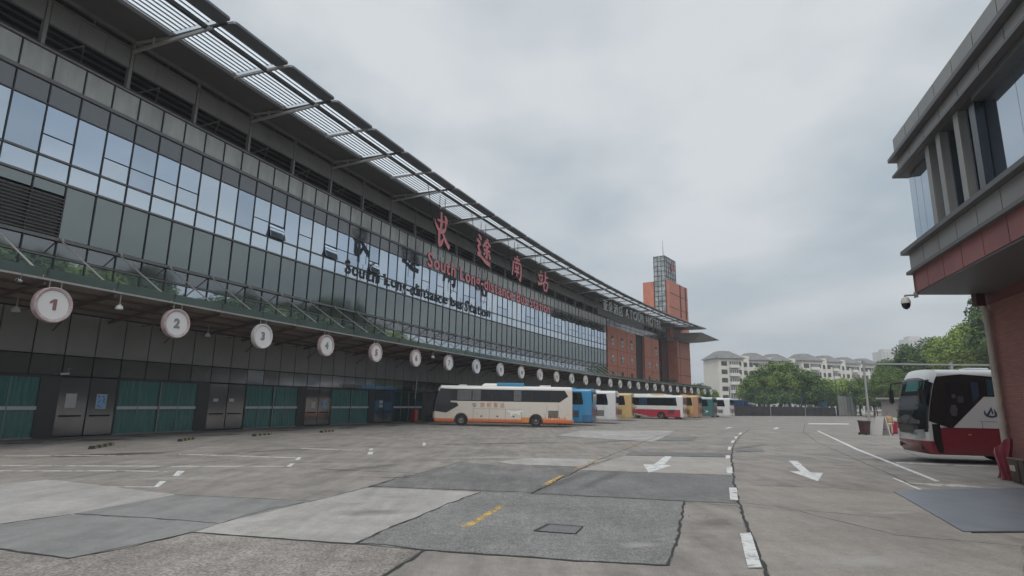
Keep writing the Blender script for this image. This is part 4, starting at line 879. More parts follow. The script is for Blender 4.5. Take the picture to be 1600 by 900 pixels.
def bus(name, label, loc, rz, paint, curtains=None, ac_col=None, band=None, kind='std', scale=1.):
    global _body
    t = thing('parked_coach', label, 'coach', loc, rz, 'coaches parked nose in along the platform signs' if kind != 'front' else None)
    t.scale = (scale,)*3
    if _body is None: _body = bus_body()
    WX = (2.7, -2.95) if kind == 'front' else (3.55, -2.95)
    me = bus_body(WX) if kind == 'front' else _body.copy(); me.name = 'body'; me.materials.clear(); me.materials.append(paint); me.materials.append(mat('arch_dark', (.015, .015, .016), .9)); body = link('body', me, t)
    for x in WX:
        for s_ in (1, -1): wheel(t, x, s_)
    mb = MB(); mb.box((-5.6, -1.0, .38), (5.0, 1.0, .5)); mb.box((-3.4, -1.1, .2), (-2.4, 1.1, .45)); mb.build('underside', black_m, t)
    # roof unit and hatches
    mb = MB(); mb.hexa([(-1.2, -.85, 3.4), (1.9, -.85, 3.4), (1.9, .85, 3.4), (-1.2, .85, 3.4)], [(-1.0, -.7, 3.66), (1.6, -.7, 3.66), (1.6, .7, 3.66), (-1.0, .7, 3.66)])
    me = mb.mesh('roof_unit', ac_col or paint); bevel(me, .05, 2); link('roof_unit', me, t)
    for q in ((3.2, -.35, 3.42, 3.9, .35, 3.53), (-4.3, -.4, 3.42, -3.3, .4, 3.56)): mb = MB(); mb.box(q[:3], q[3:]); me = mb.mesh('roof_hatch', ac_col or paint); bevel(me, .03, 1); link('roof_hatch', me, t)
    if kind == 'front':
        bands = [(EDGE(z/100), z/100) for z in range(315, 135, -15)]+[(5.1, 1.24), (3.95, 2.42), (-5.3, 2.42), (-5.3, 3.10), (3.2, 3.12), (4.6, 3.24)]
    elif kind == 'hex':
        bands = [(4.6, 2.1), (-5.0, 2.1), (-5.75, 2.62), (-5.45, 3.12), (4.5, 3.12)]
    else: bands = [(4.7, 1.95), (-5.3, 1.95), (-5.3, 2.3), (-5.15, 3.1), (4.6, 3.1)]
    for s_ in (1, -1):
        mb = MB(); side_poly(mb, bands, s_, BW-.03, BW+.006); bd = mb.build('window_band', band_m, t)
        if kind == 'front': xs = [3.85, 2.2, .1, -1.5, -3.1, -5.1]; zb, zt = 2.46, 3.06
        elif kind == 'hex': xs = [4.5, 2.65, .85, -.95, -2.6, -4.2]; zb, zt = 2.16, 3.06
        else: xs = [4.5, 2.65, .85, -.95, -2.75, -4.9]; zb, zt = 2.0, 3.04
        for i in range(len(xs)-1):
            a, b = xs[i]-.05, xs[i+1]+.05
            if kind != 'dark' and curtains:
                cm = curtains[i % len(curtains)]
                if cm:
                    mb = MB(); f0, f1 = ((0, .42) if i % 2 else (.3, 1.)) if len(curtains) > 1 else (0, .45)
                    side_poly(mb, [(a+(b-a)*f0, zb), (a+(b-a)*f1, zb), (a+(b-a)*f1, zt), (a+(b-a)*f0, zt)], s_, BW+.0065, BW+.009); mb.build('curtain', cm, bd)
            mb = MB(); side_poly(mb, [(a, zb), (b, zb), (b, zt), (a, zt)], s_, BW+.012, BW+.017); mb.build('window', gl_bus if curtains else gl_dark, t)
            mb = MB(); side_poly(mb, [(a+.0, zb+.50*(zt-zb)), (b, zb+.5*(zt-zb)), (b, zb+.5*(zt-zb)+.02), (a, zb+.5*(zt-zb)+.02)], s_, BW+.018, BW+.021); 
            if kind == 'hex' and i in (1, 3): mb.build('window_rail', rubber, bd)
        # luggage flaps: thin panel gaps
        mb = MB()
        for x in (2.5, 1.1, -.3, -1.7): side_poly(mb, [(x, .42), (x+.018, .42), (x+.018, 1.45), (x, 1.45)], s_, BW-.004, BW+.0035)
        side_poly(mb, [(-1.75, 1.45), (2.55, 1.45), (2.55, 1.465), (-1.75, 1.465)], s_, BW-.004, BW+.0035)
        for x in (-3.9, -4.9): side_poly(mb, [(x, 1.05), (x+.016, 1.05), (x+.016, 1.9), (x, 1.9)], s_, BW-.004, BW+.0035)
        mb.build('panel_gap', rubber, body)
        mb = MB()
        for x in (1.8, .4, -1.0): mb = MB(); side_poly(mb, [(x-.08, .78), (x+.08, .78), (x+.08, .88), (x-.08, .88)], s_, BW, BW+.012); mb.build('flap_handle', rubber, body)
        mb = MB()
        for j in range(9): z = .78+j*.07; side_poly(mb, [(-4.9, z), (-4.0, z), (-4.0, z+.045), (-4.9, z+.045)], s_, BW, BW+.012)
        g = mb.build('side_grille', grille_m, t)
        mb = MB()
        for x in (4.55, 2.1, -.7, -3.7, -5.7): side_poly(mb, [(x-.05, 1.02), (x+.05, 1.02), (x+.05, 1.07), (x-.05, 1.07)], s_, BW, BW+.014)
        mb.build('marker_lamp', amber, t)
    # rear: window, grille, lamps, plate, bumper
    xr = -BL/2
    mb = MB(); mb.prism([(xr-.085, y, z) for y, z in ((-.98, 2.15), (.98, 2.15), (1.02, 3.0), (.85, 3.12), (-.85, 3.12), (-1.02, 3.0))], (-.03, 0, 0)); mb.build('rear_window', gl_dark, t)
    mb = MB()
    for j in range(7): z = .95+j*.09; mb.box((xr-.125, -.62, z), (xr-.09, .62, z+.05))
    mb.build('rear_grille', grille_m, t)
    for s_ in (1, -1):
        mb = MB(); mb.box((xr-.10, s_*1.07-.09, .95), (xr-.02, s_*1.07+.09, 1.75)); me = mb.mesh('tail_light', red_l); bevel(me, .02, 1); link('tail_light', me, t)
    mb = MB(); mb.box((xr-.12, -.25, .62), (xr-.105, .25, .78)); mb.build('number_plate', plate_m, t)
    mb = MB(); mb.box((xr-.14, -1.15, .40), (xr-.02, 1.15, .60)); me = mb.mesh('rear_bumper', paint); bevel(me, .03, 1); link('rear_bumper', me, t)
    # front: windscreen, lamps, wipers, mirrors
    ws = fpatch('windscreen', mat('windscreen_glass', (.03, .035, .04), .04, 0, spec=.7, alpha=.22) if kind == 'front' else gl_dark, t, -1.17, 1.17, lambda y: 1.32+.05*abs(y), lambda y: 3.06-.12*abs(y)**3, .03, .012, 16, 12)
    fpatch('windscreen_frame', band_m, ws, -1.235, 1.235, lambda y: 1.02+.06*y*y, lambda y: 3.14-.12*abs(y)**3, .014, .01, 48, 12)
    for s_ in (1, -1):
        a, b = sorted((s_*.66, s_*1.14))
        fpatch('headlight', lens_m, t, a, b, lambda y: .86+.0*y, lambda y: 1.10+.08*abs(y), .02, .03, 5, 4)
        c = FX(s_*.9, .52); mb = MB(); mb.tube((c-.03, s_*.9, .56), (c+.02, s_*.9, .56), .09, n=14); mb.build('fog_lamp', grille_m, t)
        mb = MB()
        x = FX(s_*1.1, 2.9)+.02
        mb.tube((x-.05, s_*1.12, 3.02), (x+.32, s_*1.30, 2.95), .03, n=8); mb.tube((x+.32, s_*1.30, 2.95), (x+.36, s_*1.34, 2.72), .03, n=8)
        mr = mb.build('mirror_arm', rubber, t, True)
        mb = MB(); mb.box((x+.28, s_*1.34-.11, 2.12), (x+.42, s_*1.34+.11, 2.74)); me = mb.mesh('mirror', rubber); bevel(me, .05, 2); link('mirror', me, mr)
    for y0, y1 in ((-.1, -.95), (.1, .85)):
        mb = MB(); a = Vector((FX(y0, 1.3)+.06, y0, 1.3)); b = Vector((FX(y1, 1.75)+.06, y1, 1.95)); mb.tube(a, b, .012, n=5); mb.build('wiper', rubber, t)
    return t, body
def side_text(t, txt, size, x, z, m, s_=1, sx=1, name='lettering', off=0.):
    # text on the left side (s_=1), reading towards the rear
    d = -1 if s_ > 0 else 1
    M = frame((x, s_*(BW+.006), z), (d, 0, 0), (0, 0, 1), (0, s_, 0))
    return text_obj(name, txt, size, M, m, t, ext=.004, offset=off, sx=sx, align='LEFT')

cream = (.62, .57, .50); orange = (.62, .15, .04)
# coach 1 : cream with orange skirt
lv = livery('livery_cream', cream, [([(0, -1, .62)], (.66, .26, .14)), ([(0, -1, .52)], orange), ([(-1, 0, -1.7), (1, 0, 2.55), (0, -1, .78)], (.62, .24, .06)), ([(0, 1, -3.12)], (.66, .64, .61))], .3, .22)
t, bd = bus('coach', 'cream coach with orange skirt, dark hexagon tailed window band and white leaping figure', (-.68, 52.05, 0), math.pi, lv, [curt_g, curt_g, None, curt_g, None], None, kind='hex')
bright = mat('decal_white', (.72, .72, .70), .5); red_t = mat('decal_red', (.42, .06, .05), .5); og = mat('decal_orange', (.62, .15, .04), .5); dk = mat('decal_dark', (.08, .09, .10), .5); blue_ac = mat('roof_unit_blue', (.05, .25, .42), .4)
side_text(t, '旅', .42, 1.93, 1.62, red_t); side_text(t, '航', .42, 1.35, 1.62, red_t); side_text(t, '客', .42, .77, 1.62, red_t); side_text(t, '运', .42, .2, 1.62, red_t)
mb = MB(); n = 20
for i in range(n-3):
    a0, a1 = 2*math.pi*i/n, 2*math.pi*(i+1)/n; side_poly(mb, [(2.45+.2*math.cos(a0), 1.75+.17*math.sin(a0)), (2.45+.2*math.cos(a1), 1.75+.17*math.sin(a1)), (2.45+.15*math.cos(a1), 1.75+.12*math.sin(a1)), (2.45+.15*math.cos(a0), 1.75+.12*math.sin(a0))], 1, BW, BW+.008)
side_poly(mb, [(2.55, 1.66), (2.45, 1.86), (2.38, 1.70)], 1, BW, BW+.008); mb.build('emblem', dk, t)
mb = MB()   # white leaping figure
for poly in ([(-.35, 1.42), (-.75, 1.28), (-1.25, 1.28), (-1.75, 1.40), (-1.85, 1.32), (-1.5, 1.18), (-1.6, .98), (-1.45, .98), (-1.3, 1.1), (-.95, 1.08), (-.8, .88), (-.65, .92), (-.75, 1.12), (-.55, 1.24)],): side_poly(mb, poly, 1, BW, BW+.009)
mb.build('side_decal', bright, t)
mb = MB()
for i in range(14):
    x = -3.55-i*.155; h_ = .62+.42*abs(math.sin(i*1.15+.5))*(1.2 if 2 < i < 9 else .6); side_poly(mb, [(x, .42), (x-.09, .42), (x-.09, h_), (x, h_)], 1, BW, BW+.007)
mb.build('side_stripes', og, t)
mb = MB(); side_poly(mb, [(EDGE(z/100), z/100) for z in range(316, 120, -15)]+[(4.85, 1.08), (3.8, 1.70), (3.95, 1.95), (4.5, 1.98), (4.5, 3.12)], 1, BW-.03, BW+.012); mb.build('driver_window', gl_dark, t)
fpatch('cab_corner', band_m, t, 1.10, 1.249, lambda y: 1.2, lambda y: 3.12-.12*abs(y)**3, .016, .01, 10, 10)

mb = MB(); mb.box((-1.2, .5, 3.45), (1.2, .9, 3.72)); me = mb.mesh('roof_sign', blue_ac); bevel(me, .03, 1); link('roof_sign', me, t).location = (-.7, 0, 0)
# the row behind: heading a (degrees left of +Y)
def rowbus(label, px_corner, Y, a, paint, curtains=None, ac=None, kind='std', sc=1.):
    # rear left corner (seen edge between side and rear) at world point
    x = (px_corner[0]); c = Vector((x, Y, 0)); hd = Vector((-math.sin(math.radians(a)), math.cos(math.radians(a)), 0)); lf = Vector((-hd.y, hd.x, 0))
    ctr = c+hd*(BL/2)*sc-lf*BW*sc
    return bus('coach', label, ctr, math.atan2(hd.y, hd.x), paint, curtains, ac, kind=kind, scale=sc)
lv = livery('livery_blue', (.03, .22, .42), [([(0, -1, 1.0), (-1, 0, -5.2)], (.02, .13, .28))], .3, .25)
rowbus('bright blue coach behind the cream one, showing its tail', (7.7,), 55.2, 71, lv, [curt_b], blue_ac)
lv = livery('livery_white', (.60, .60, .60), [([(0, -1, .5)], (.42, .42, .43))], .32, .3)
rowbus('white coach with a grey tail, third of the row from the cream one', (11.2,), 62, 72, lv, [curt_g])
lv = livery('livery_gold', (.48, .34, .15), [([(0, -1, .8), (1, 0, 5.3)], (.42, .27, .10))], .32, .25)
rowbus('gold coach squeezed between the white one and the red and green striped one', (15.3,), 73.5, 70, lv, None)
red_w = (.36, .015, .04)
lv = livery('livery_red_green', (.62, .62, .61), [([(0, -1, 1.38)], red_w), ([(.2, -1, .56)], (.5, .5, .48)), ([(.2, -1, .44)], (.03, .10, .055)), ([(-1, 0, -5.75)], (.62, .62, .61))], .3, .2)
t, bd = rowbus('white coach with a sweeping red and dark green skirt, side on in the row', (25.0,), 84.5, 60, lv, [curt_b, None, curt_b, None, None])
side_text(t, '长途客运', .34, 2.0, 1.55, dk)
lv = livery('livery_amber', (.50, .31, .10), [([(0, -1, .9)], (.40, .20, .07)), ([(-1, 0, -5.4)], (.40, .22, .12))], .32, .3)
rowbus('amber gold coach with a patterned tail, past the red and green striped one', (28.2,), 87.5, 60, lv, None, mat('roof_unit_gold', (.48, .34, .16), .4), sc=1.03)
lv = livery('livery_teal', (.035, .14, .14), [([(0, 1, -3.1)], (.4, .45, .45)), ([(-1, 0, -6.0)], (.03, .10, .13))], .3, .25)
t, bd = rowbus('dark teal coach with a pale swoosh, second from the far end', (33.9,), 97.5, 55, lv, None)
mb = MB(); side_poly(mb, [(-4.6, 1.4), (-5.4, 1.1), (-4.6, .8), (-4.6, .92), (-5.15, 1.1), (-4.6, 1.27)], 1, BW, BW+.01); mb.build('side_decal', bright, t)
lv = livery('livery_white_far', (.66, .66, .66), [], .32, .2)
rowbus('small white coach at the far end of the row', (39.3,), 104.5, 50, lv, None)

# right hand coach: white over dark red, nose out beside the brick building
lv = livery('livery_white_red', (.60, .595, .58), [([(0, -1, 1.27), (-1, 0, 5.68)], (.20, .008, .022)), ([(0, -1, .78)], (.20, .008, .022))], .25, .16)
HD = math.radians(167); hd = Vector((math.cos(HD), math.sin(HD), 0)); lf = Vector((-hd.y, hd.x, 0))
corner = Vector((16.72, 23.1, 0))        # near front corner of the side
ctr = corner-(hd*(BL/2-.42)+lf*BW)*1.06
rc, rbody = bus('coach', 'white over dark red coach with a big black wrapped cab window beside the brick building', ctr, HD, lv, [curt_t], None, kind='front', scale=1.06)
mb = MB()
n = 24
for i in range(16):
    a0 = math.radians(150+i*14); a1 = math.radians(150+(i+1)*14); w0 = .012+.075*math.sin(math.pi*i/16); w1 = .012+.075*math.sin(math.pi*(i+1)/16); cx, cz, r = 3.78, 1.84, .22
    side_poly(mb, [(cx-r*1.05*math.cos(a0), cz+(r)*math.sin(a0)*.8), (cx-r*1.05*math.cos(a1), cz+r*math.sin(a1)*.8), (cx-(r-w1)*math.cos(a1), cz+(r-w1)*math.sin(a1)*.8), (cx-(r-w0)*math.cos(a0), cz+(r-w0)*math.sin(a0)*.8)], 1, BW, BW+.008)
side_poly(mb, [(3.95, 1.75), (3.75, 2.06), (3.71, 1.80), (3.76, 1.80), (3.77, 1.93), (3.86, 1.75)], 1, BW, BW+.008); side_poly(mb, [(3.68, 1.75), (3.67, 2.0), (3.56, 1.75)], 1, BW, BW+.008)
mb.build('emblem', mat('decal_navy', (.03, .06, .09), .5), rc)
mb = MB(); side_poly(mb, [(5.64, .38), (5.46, .38), (5.48, 1.4), (5.6, 1.4), (5.74, 1.4), (5.74, .8)], 1, BW-.2, BW+.010); side_poly(mb, [(5.38, 1.27), (5.38, 1.285), (-5.5, 1.285), (-5.5, 1.27)], 1, BW, BW+.003); mb.build('corner_pillar', band_m, rc)
mb = MB(); side_poly(mb, [(5.2, 1.62), (4.84, 1.62), (4.44, 2.02), (4.44, 2.92), (5.12, 2.92)], 1, BW+.008, BW+.016); dw = mb.build('driver_window', gl_bus, rc)
mb = MB(); side_poly(mb, [(5.05, 1.7), (4.9, 1.7), (4.84, 1.95), (4.9, 2.12), (5.03, 2.1), (5.1, 1.9)], 1, BW+.0065, BW+.0075); side_poly(mb, [(4.8, 2.2), (4.62, 2.2), (4.6, 2.42), (4.78, 2.44)], 1, BW+.0065, BW+.0075); side_poly(mb, [(4.98, 2.36), (4.86, 2.36), (4.86, 2.5), (4.98, 2.5)], 1, BW+.0065, BW+.0075); mb.build('driver_seat', mat('cab_seat_grey', (.30, .30, .31), .8), dw)
mb = MB(); side_poly(mb, [(4.32, 2.2), (4.08, 2.45), (4.08, 2.95), (4.32, 2.95)], 1, BW+.007, BW+.011); mb.build('curtain', curt_b, dw)
mb = MB(); side_poly(mb, [(4.36, 2.12), (4.02, 2.46), (4.02, 2.98), (4.36, 2.98)], 1, BW+.013, BW+.018); mb.build('window', gl_bus, rc)
mb = MB(); side_poly(mb, [(3.28, 1.45), (3.15, 1.45), (3.12, 1.30), (3.30, 1.30)], 1, BW, BW+.06); mb.build('door_handle', rubber, rc)
mb = MB()
for x in (4.1, 3.05): side_poly(mb, [(x, 1.29), (x+.014, 1.29), (x+.014, 1.52), (x, 1.52)], 1, BW, BW+.004)
side_poly(mb, [(3.0, 1.52), (4.2, 1.52), (4.2, 1.53), (3.0, 1.53)], 1, BW, BW+.004); mb.build('panel_gap', rubber, rbody)
M = frame((FX(.55, 1.0)+.01, .3, .97), (0, 1, 0), (0, 0, 1), (1, 0, 0)); text_obj('lettering', 'ATUT', .16, M, dk, rc, ext=.006, align='LEFT', sx=1.3)
# cab interior seen through the glass: dash, seats, blind
fpatch('cab_corner', band_m, rc, 1.08, 1.249, lambda y: 1.22, lambda y: 3.14-.12*abs(y)**3, .016, .01, 10, 10)
fpatch('sun_blind', mat('blind_teal', (.10, .42, .38), .7), rc, -.35, 1.0, lambda y: 2.62, lambda y: 2.98, .016, .004, 8, 3)
fpatch('interior_panel', mat('seat_grey', (.20, .20, .21), .8), rc, -.9, .9, lambda y: 1.9, lambda y: 2.45, .0145, .004, 20, 5)
fpatch('dashboard', mat('dash_grey', (.22, .215, .21), .8), rc, -.95, 1.0, lambda y: 1.4, lambda y: 1.62+.1*math.cos(y*3), .0155, .004, 24, 3)
fpatch('curtain', mat('cab_curtain', (.25, .23, .22), .8), rc, -1.1, -.75, lambda y: 1.5, lambda y: 2.9, .015, .004, 5, 6)
# ------------------------------------------------------------------ building on the right
Fz = lambda z: z
d_ = Vector((.3158, .9488, 0)); e_ = Vector((.996, -.09, 0))
A_ = Vector((13.52, 18.78, 0)); B_ = Vector((15.53, 18.6, 0))
rb_ = thing('brick_office_building', 'two storey building with grey panelled upper floor overhanging a red brick wall', 'building', (15.5, 18.6, 0)); rinv = Matrix.Translation((-15.5, -18.6, 0))
def rp_(t, w, z): p = A_-d_*t+e_*w; return Vector((p.x, p.y, z))   # t towards the camera, w to the right
def quadbox(mb, t0, t1, w0, w1, z0, z1, mi=0):
    b = [rp_(t0, w0, z0), rp_(t1, w0, z0), rp_(t1, w1, z0), rp_(t0, w1, z0)]; t = [Vector((p.x, p.y, z1)) for p in b]; mb.hexa(b, t, mi)
def rbuild(mb, name, m, parent=rb_, smooth=False):
    me = mb.mesh(name, m, smooth); me.transform(rinv); return link(name, me, parent)
# tilted tiles colour
g_pan = mat('clad_grey', (.31, .305, .295), .5, .25, var=.1, scale=.7); g_led = mat('ledge_grey', (.14, .138, .138), .5, .2); r_pan = mat('clad_red', (.31, .115, .11), .5, .1, var=.12, scale=.8)
g_blk = mat('reveal_dark', (.03, .032, .036), .6); soff = mat('soffit_beige', (.80, .74, .67), .8, var=.08, scale=.5)
brick = bpy.data.materials.new('brick_red'); brick.use_nodes = True; t_ = brick.node_tree; b_ = t_.nodes['Principled BSDF']
tcn = t_.nodes.new('ShaderNodeTexCoord'); sp = t_.nodes.new('ShaderNodeSeparateXYZ'); t_.links.new(tcn.outputs['Object'], sp.inputs[0])
cmb = t_.nodes.new('ShaderNodeCombineXYZ'); ad = t_.nodes.new('ShaderNodeMath'); ad.operation = 'SUBTRACT'; t_.links.new(sp.outputs[0], ad.inputs[0]); t_.links.new(sp.outputs[1], ad.inputs[1])
t_.links.new(ad.outputs[0], cmb.inputs[0]); t_.links.new(sp.outputs[2], cmb.inputs[1])
bt = t_.nodes.new('ShaderNodeTexBrick'); t_.links.new(cmb.outputs[0], bt.inputs[0]); bt.inputs['Scale'].default_value = 1; bt.inputs['Brick Width'].default_value = .26; bt.inputs['Row Height'].default_value = .072
bt.inputs['Mortar Size'].default_value = .008; bt.inputs['Color1'].default_value = (.42, .15, .115, 1); bt.inputs['Color2'].default_value = (.33, .11, .088, 1); bt.inputs['Mortar'].default_value = (.18, .10, .085, 1); bt.inputs['Mortar Smooth'].default_value = .4
nz = t_.nodes.new('ShaderNodeTexNoise'); nz.inputs['Scale'].default_value = .8; nz.inputs['Detail'].default_value = 6; t_.links.new(tcn.outputs['Object'], nz.inputs[0])
mm = t_.nodes.new('ShaderNodeMixRGB'); mm.blend_type = 'MULTIPLY'; mm.inputs[0].default_value = .5; t_.links.new(bt.outputs[0], mm.inputs[1]); t_.links.new(nz.outputs[0], mm.inputs[2])
g2 = t_.nodes.new('ShaderNodeBrightContrast'); g2.inputs[1].default_value = .03; t_.links.new(mm.outputs[0], g2.inputs[0]); t_.links.new(g2.outputs[0], b_.inputs['Base Color']); b_.inputs['Roughness'].default_value = .8
bp = t_.nodes.new('ShaderNodeBump'); bp.inputs['Strength'].default_value = .5; bp.inputs['Distance'].default_value = .01; t_.links.new(bt.outputs['Fac'], bp.inputs['Height']); bp.invert = True; t_.links.new(bp.outputs[0], b_.inputs['Normal'])
TE = 17.0    # how far it runs towards the camera
SW = 2.22    # set back of the ground floor
mb = MB(); quadbox(mb, 0.0, TE, SW, SW+7, .0, 5.62); brickw = rbuild(mb, 'brick_wall', brick)
mb = MB(); quadbox(mb, -.03, TE, SW-.04, SW+7, 5.48, 5.875); rbuild(mb, 'wall_head', mat('head_red', (.15, .05, .045), .7))
mb = MB(); quadbox(mb, .02, TE, .06, SW+7, 5.88, 6.0); rbuild(mb, 'soffit', soff)
def panels(name, m, z0, z1, w0, t0, step, gap=.035, parent=rb_, th=.25):
    t = t0
    while t < TE:
        mb = MB(); quadbox(mb, t+gap/2, min(t+step, TE)-gap/2, w0, w0+th, z0, z1); rbuild(mb, name, m, parent); t += step
panels('red_panel', r_pan, 5.86, 6.5, 0, 0, 1.28)
panels('grey_panel', g_pan, 6.60, 7.20, -.04, -.02, 1.28)
mb = MB(); quadbox(mb, -.02, .2, 0, 5, 5.86, 6.5); rbuild(mb, 'red_end_panel', r_pan)
mb = MB(); quadbox(mb, -.04, .2, 0, 5, 6.6, 7.2); rbuild(mb, 'grey_end_panel', g_pan)
mb = MB(); quadbox(mb, -.16, TE, -.16, 5, 6.50, 6.60); quadbox(mb, -.25, TE, -.24, 5, 7.21, 7.34); quadbox(mb, .0, TE, .03, 5, 5.8, 5.86); quadbox(mb, .0, TE, .06, 4.9, 6.6, 7.2); rbuild(mb, 'ledge', g_led)
# upper glazing and piers
g_up = glass('glass_upper', (.42, .49, .57), .03, .88, .03)
mb = MB(); quadbox(mb, .35, TE, .75, 4.8, 7.34, 10.1); rbuild(mb, 'upper_core', g_blk)
for a, b in ((.12, .62), (.64, 1.18), (1.2, 2.1)):
    mb = MB(); quadbox(mb, a, b, .22, .26, 7.34, 9.95); rbuild(mb, 'window', g_up)
mb = MB(); quadbox(mb, .12, .16, .26, 4, 7.34, 9.95); rbuild(mb, 'end_window', g_up)
for t0 in (2.35, 3.22, 4.5):
    mb = MB(); quadbox(mb, t0, t0+.30, -.02, .55, 7.34, 10.02); rbuild(mb, 'pier', g_pan)
    mb = MB(); quadbox(mb, t0+.31, t0+.38, .2, .6, 7.34, 10.0); rbuild(mb, 'window', g_up)
tt0 = 5.62
mb = MB(); quadbox(mb, 5.30, 5.6, .05, .6, 7.34, 9.85); rbuild(mb, 'reveal', mat('reveal_blue', (.05, .058, .07), .25, .4))
for i in range(7):
    a = tt0+i*1.5; mb = MB(); quadbox(mb, a, a+1.485, .30, .34, 7.5, 9.85); rbuild(mb, 'window', g_up)
mb = MB(); quadbox(mb, 5.6, TE, .05, .36, 7.34, 7.5); quadbox(mb, 5.6, TE, .0, .6, 9.85, 10.0); rbuild(mb, 'window_sill', g_led)
mb = MB(); quadbox(mb, -.05, TE, -.02, 5, 10.0, 10.12); quadbox(mb, -.22, TE, -.22, 5, 10.02, 10.10)
quadbox(mb, -.3, TE, -.28, 5, 10.62, 10.75); rbuild(mb, 'ledge', g_led)
panels('cornice_panel', g_pan, 10.12, 10.60, -.06, -.05, 1.28)
panels('parapet_panel', g_pan, 10.76, 11.42, -.10, -.08, 1.28)
mb = MB(); quadbox(mb, -.04, TE, .0, 5, 10.1, 11.38); rbuild(mb, 'parapet_wall', g_led)
# downpipe
pp = Vector((rp_(.12, SW-.14, 0).x, rp_(.12, SW-.14, 0).y, 0)); pipe_m = mat('pipe_beige', (.43, .37, .32), .55, var=.15, scale=2)
mb = MB(); mb.tube(pp+Vector((0, 0, .45)), pp+Vector((0, 0, 5.3)), .095, n=14)
for z in (1.6, 3.4, 5.1): mb.tube(pp+Vector((0, 0, z)), pp+Vector((0, 0, z+.1)), .115, n=14)
mb.tube(pp+Vector((0, 0, 5.25)), pp+Vector((-.12, .02, 5.5)), .09, n=12); mb.tube(pp+Vector((0, 0, .5)), pp+Vector((-.18, -.08, .25)), .095, n=12)
rbuild(mb, 'downpipe', pipe_m, rb_, True)
mb = MB(); mb.box((pp.x-.32, pp.y-.08, 5.4), (pp.x-.02, pp.y+.12, 5.86)); rbuild(mb, 'rainwater_head', mat('gutter_brown', (.10, .045, .04), .6))
# dome camera at the corner
c = rp_(.05, -.35, 5.62)
t = thing('dome_camera', 'white and black dome camera on a bracket at the corner of the overhang', 'camera', c)
mb = MB(); mb.lathe((0, 0, -.12), [(.03, .22), (.10, .18), (.14, .08), (.145, 0), (.12, -.01)], 20); mb.build('housing', lamp_w, t, True)
mb = MB(); mb.lathe((0, 0, -.12), [(.13, 0), (.125, -.08), (.09, -.16), (.03, -.20), (.005, -.205)], 20); mb.build('dome', mat('dome_black', (.012, .012, .014), .08), t, True)
mb = MB(); mb.tube((0, 0, .08), (0, 0, .16), .035, n=8); mb.tube((0, 0, .15), (.36, -.03, .17), .03, n=8); mb.box((.34, -.1, .08), (.38, .06, .28)); mb.build('bracket', steel_l, t)
# ------------------------------------------------------------------ things at the foot of the brick wall
bx = Vector((14.70, 16.95, 0))
t = thing('brown_bin_box', 'dark brown metal box with pale characters at the foot of the brick wall', 'box', bx, math.radians(-108.4))
bm_ = mat('box_brown', (.075, .048, .038), .5, .1, var=.25, scale=3)
mb = MB(); mb.hexa([(-.42, -.16, .02), (.42, -.16, .02), (.42, .16, .02), (-.42, .16, .02)], [(-.45, -.19, .66), (.45, -.19, .66), (.45, .19, .66), (-.45, .19, .66)])
me = mb.mesh('body', bm_); bevel(me, .02, 2); link('body', me, t)
mb = MB(); mb.box((-.47, -.21, .66), (.47, .21, .70)); me = mb.mesh('lid', mat('box_lid', (.13, .085, .068), .5)); bevel(me, .01, 1); link('lid', me, t)
mb = MB(); mb.box((.1, -.197, .05), (.13, -.15, .64)); mb.build('seam', rubber, t)
M = frame((-.36, -.186, .34), (1, 0, 0), (0, -.047, .999), (0, -1, 0)); text_obj('lettering', 'N28', .22, M, mat('letter_cream', (.55, .48, .40), .6), t, ext=.006, offset=.008, align='LEFT', sx=.75)
# red folded tarpaulin over a hose stand
t = thing('red_tarpaulin', 'folded dark red tarpaulin with a pale stripe hanging below the beige downpipe', 'tarpaulin', (15.02, 17.95, 0), math.radians(-62))
n, k = 26, 12; vs = []; fs = []; rt = random.Random(4)
for side in (0, 1):
    for i in range(n+1):
        u = i/n
        for j in range(k+1):
            v = j/k
            top = .78+.42*min(1, u*1.6)+.04*math.sin(u*9); x = -.19+.38*u+.05*math.sin(v*5+u*3); z = .03+(top-.03)*v+(.09*max(0, .25-u) if v < .2 else 0)
            y = (-.14 if side == 0 else .12)*(1.1-.5*v)+.045*math.sin(u*15+v*2.5)*(1-.4*v)+.02*math.sin(v*11+u*4)
            vs.append((x, y, z))
S_ = (n+1)*(k+1)
for side in (0, 1):
    for i in range(n):
        for j in range(k): a = side*S_+i*(k+1)+j; fs.append((a, a+1, a+k+2, a+k+1))
for i in range(n): a = i*(k+1)+k; fs.append((a, a+k+1, a+k+1+S_, a+S_)); a = i*(k+1); fs.append((a, a+k+1, a+k+1+S_, a+S_))
for j in range(k): fs.append((j, j+1, j+1+S_, j+S_)); a = n*(k+1)+j; fs.append((a, a+1, a+1+S_, a+S_))
mb = MB(); mb.add(vs, fs); mb.build('cloth', mat('tarp_red', (.24, .035, .055), .7, var=.25, scale=4), t, True)
mb = MB(); pv = []
for j in range(k+1):
    a = vs[4*(k+1)+j]; b = vs[5*(k+1)+j]; pv += [(a[0], a[1]-.012, a[2]), (b[0]+.0, b[1]-.012, b[2])]
mb.add(pv+[(x, y+.008, z) for x, y, z in pv], [(2*j, 2*j+1, 2*j+3, 2*j+2) for j in range(k)]+[(2*j+2*k+2, 2*j+1+2*k+2, 2*j+3+2*k+2, 2*j+2+2*k+2) for j in range(k)], 0)
mb.build('stripe', mat('tarp_stripe', (.50, .33, .32), .7), t, True)
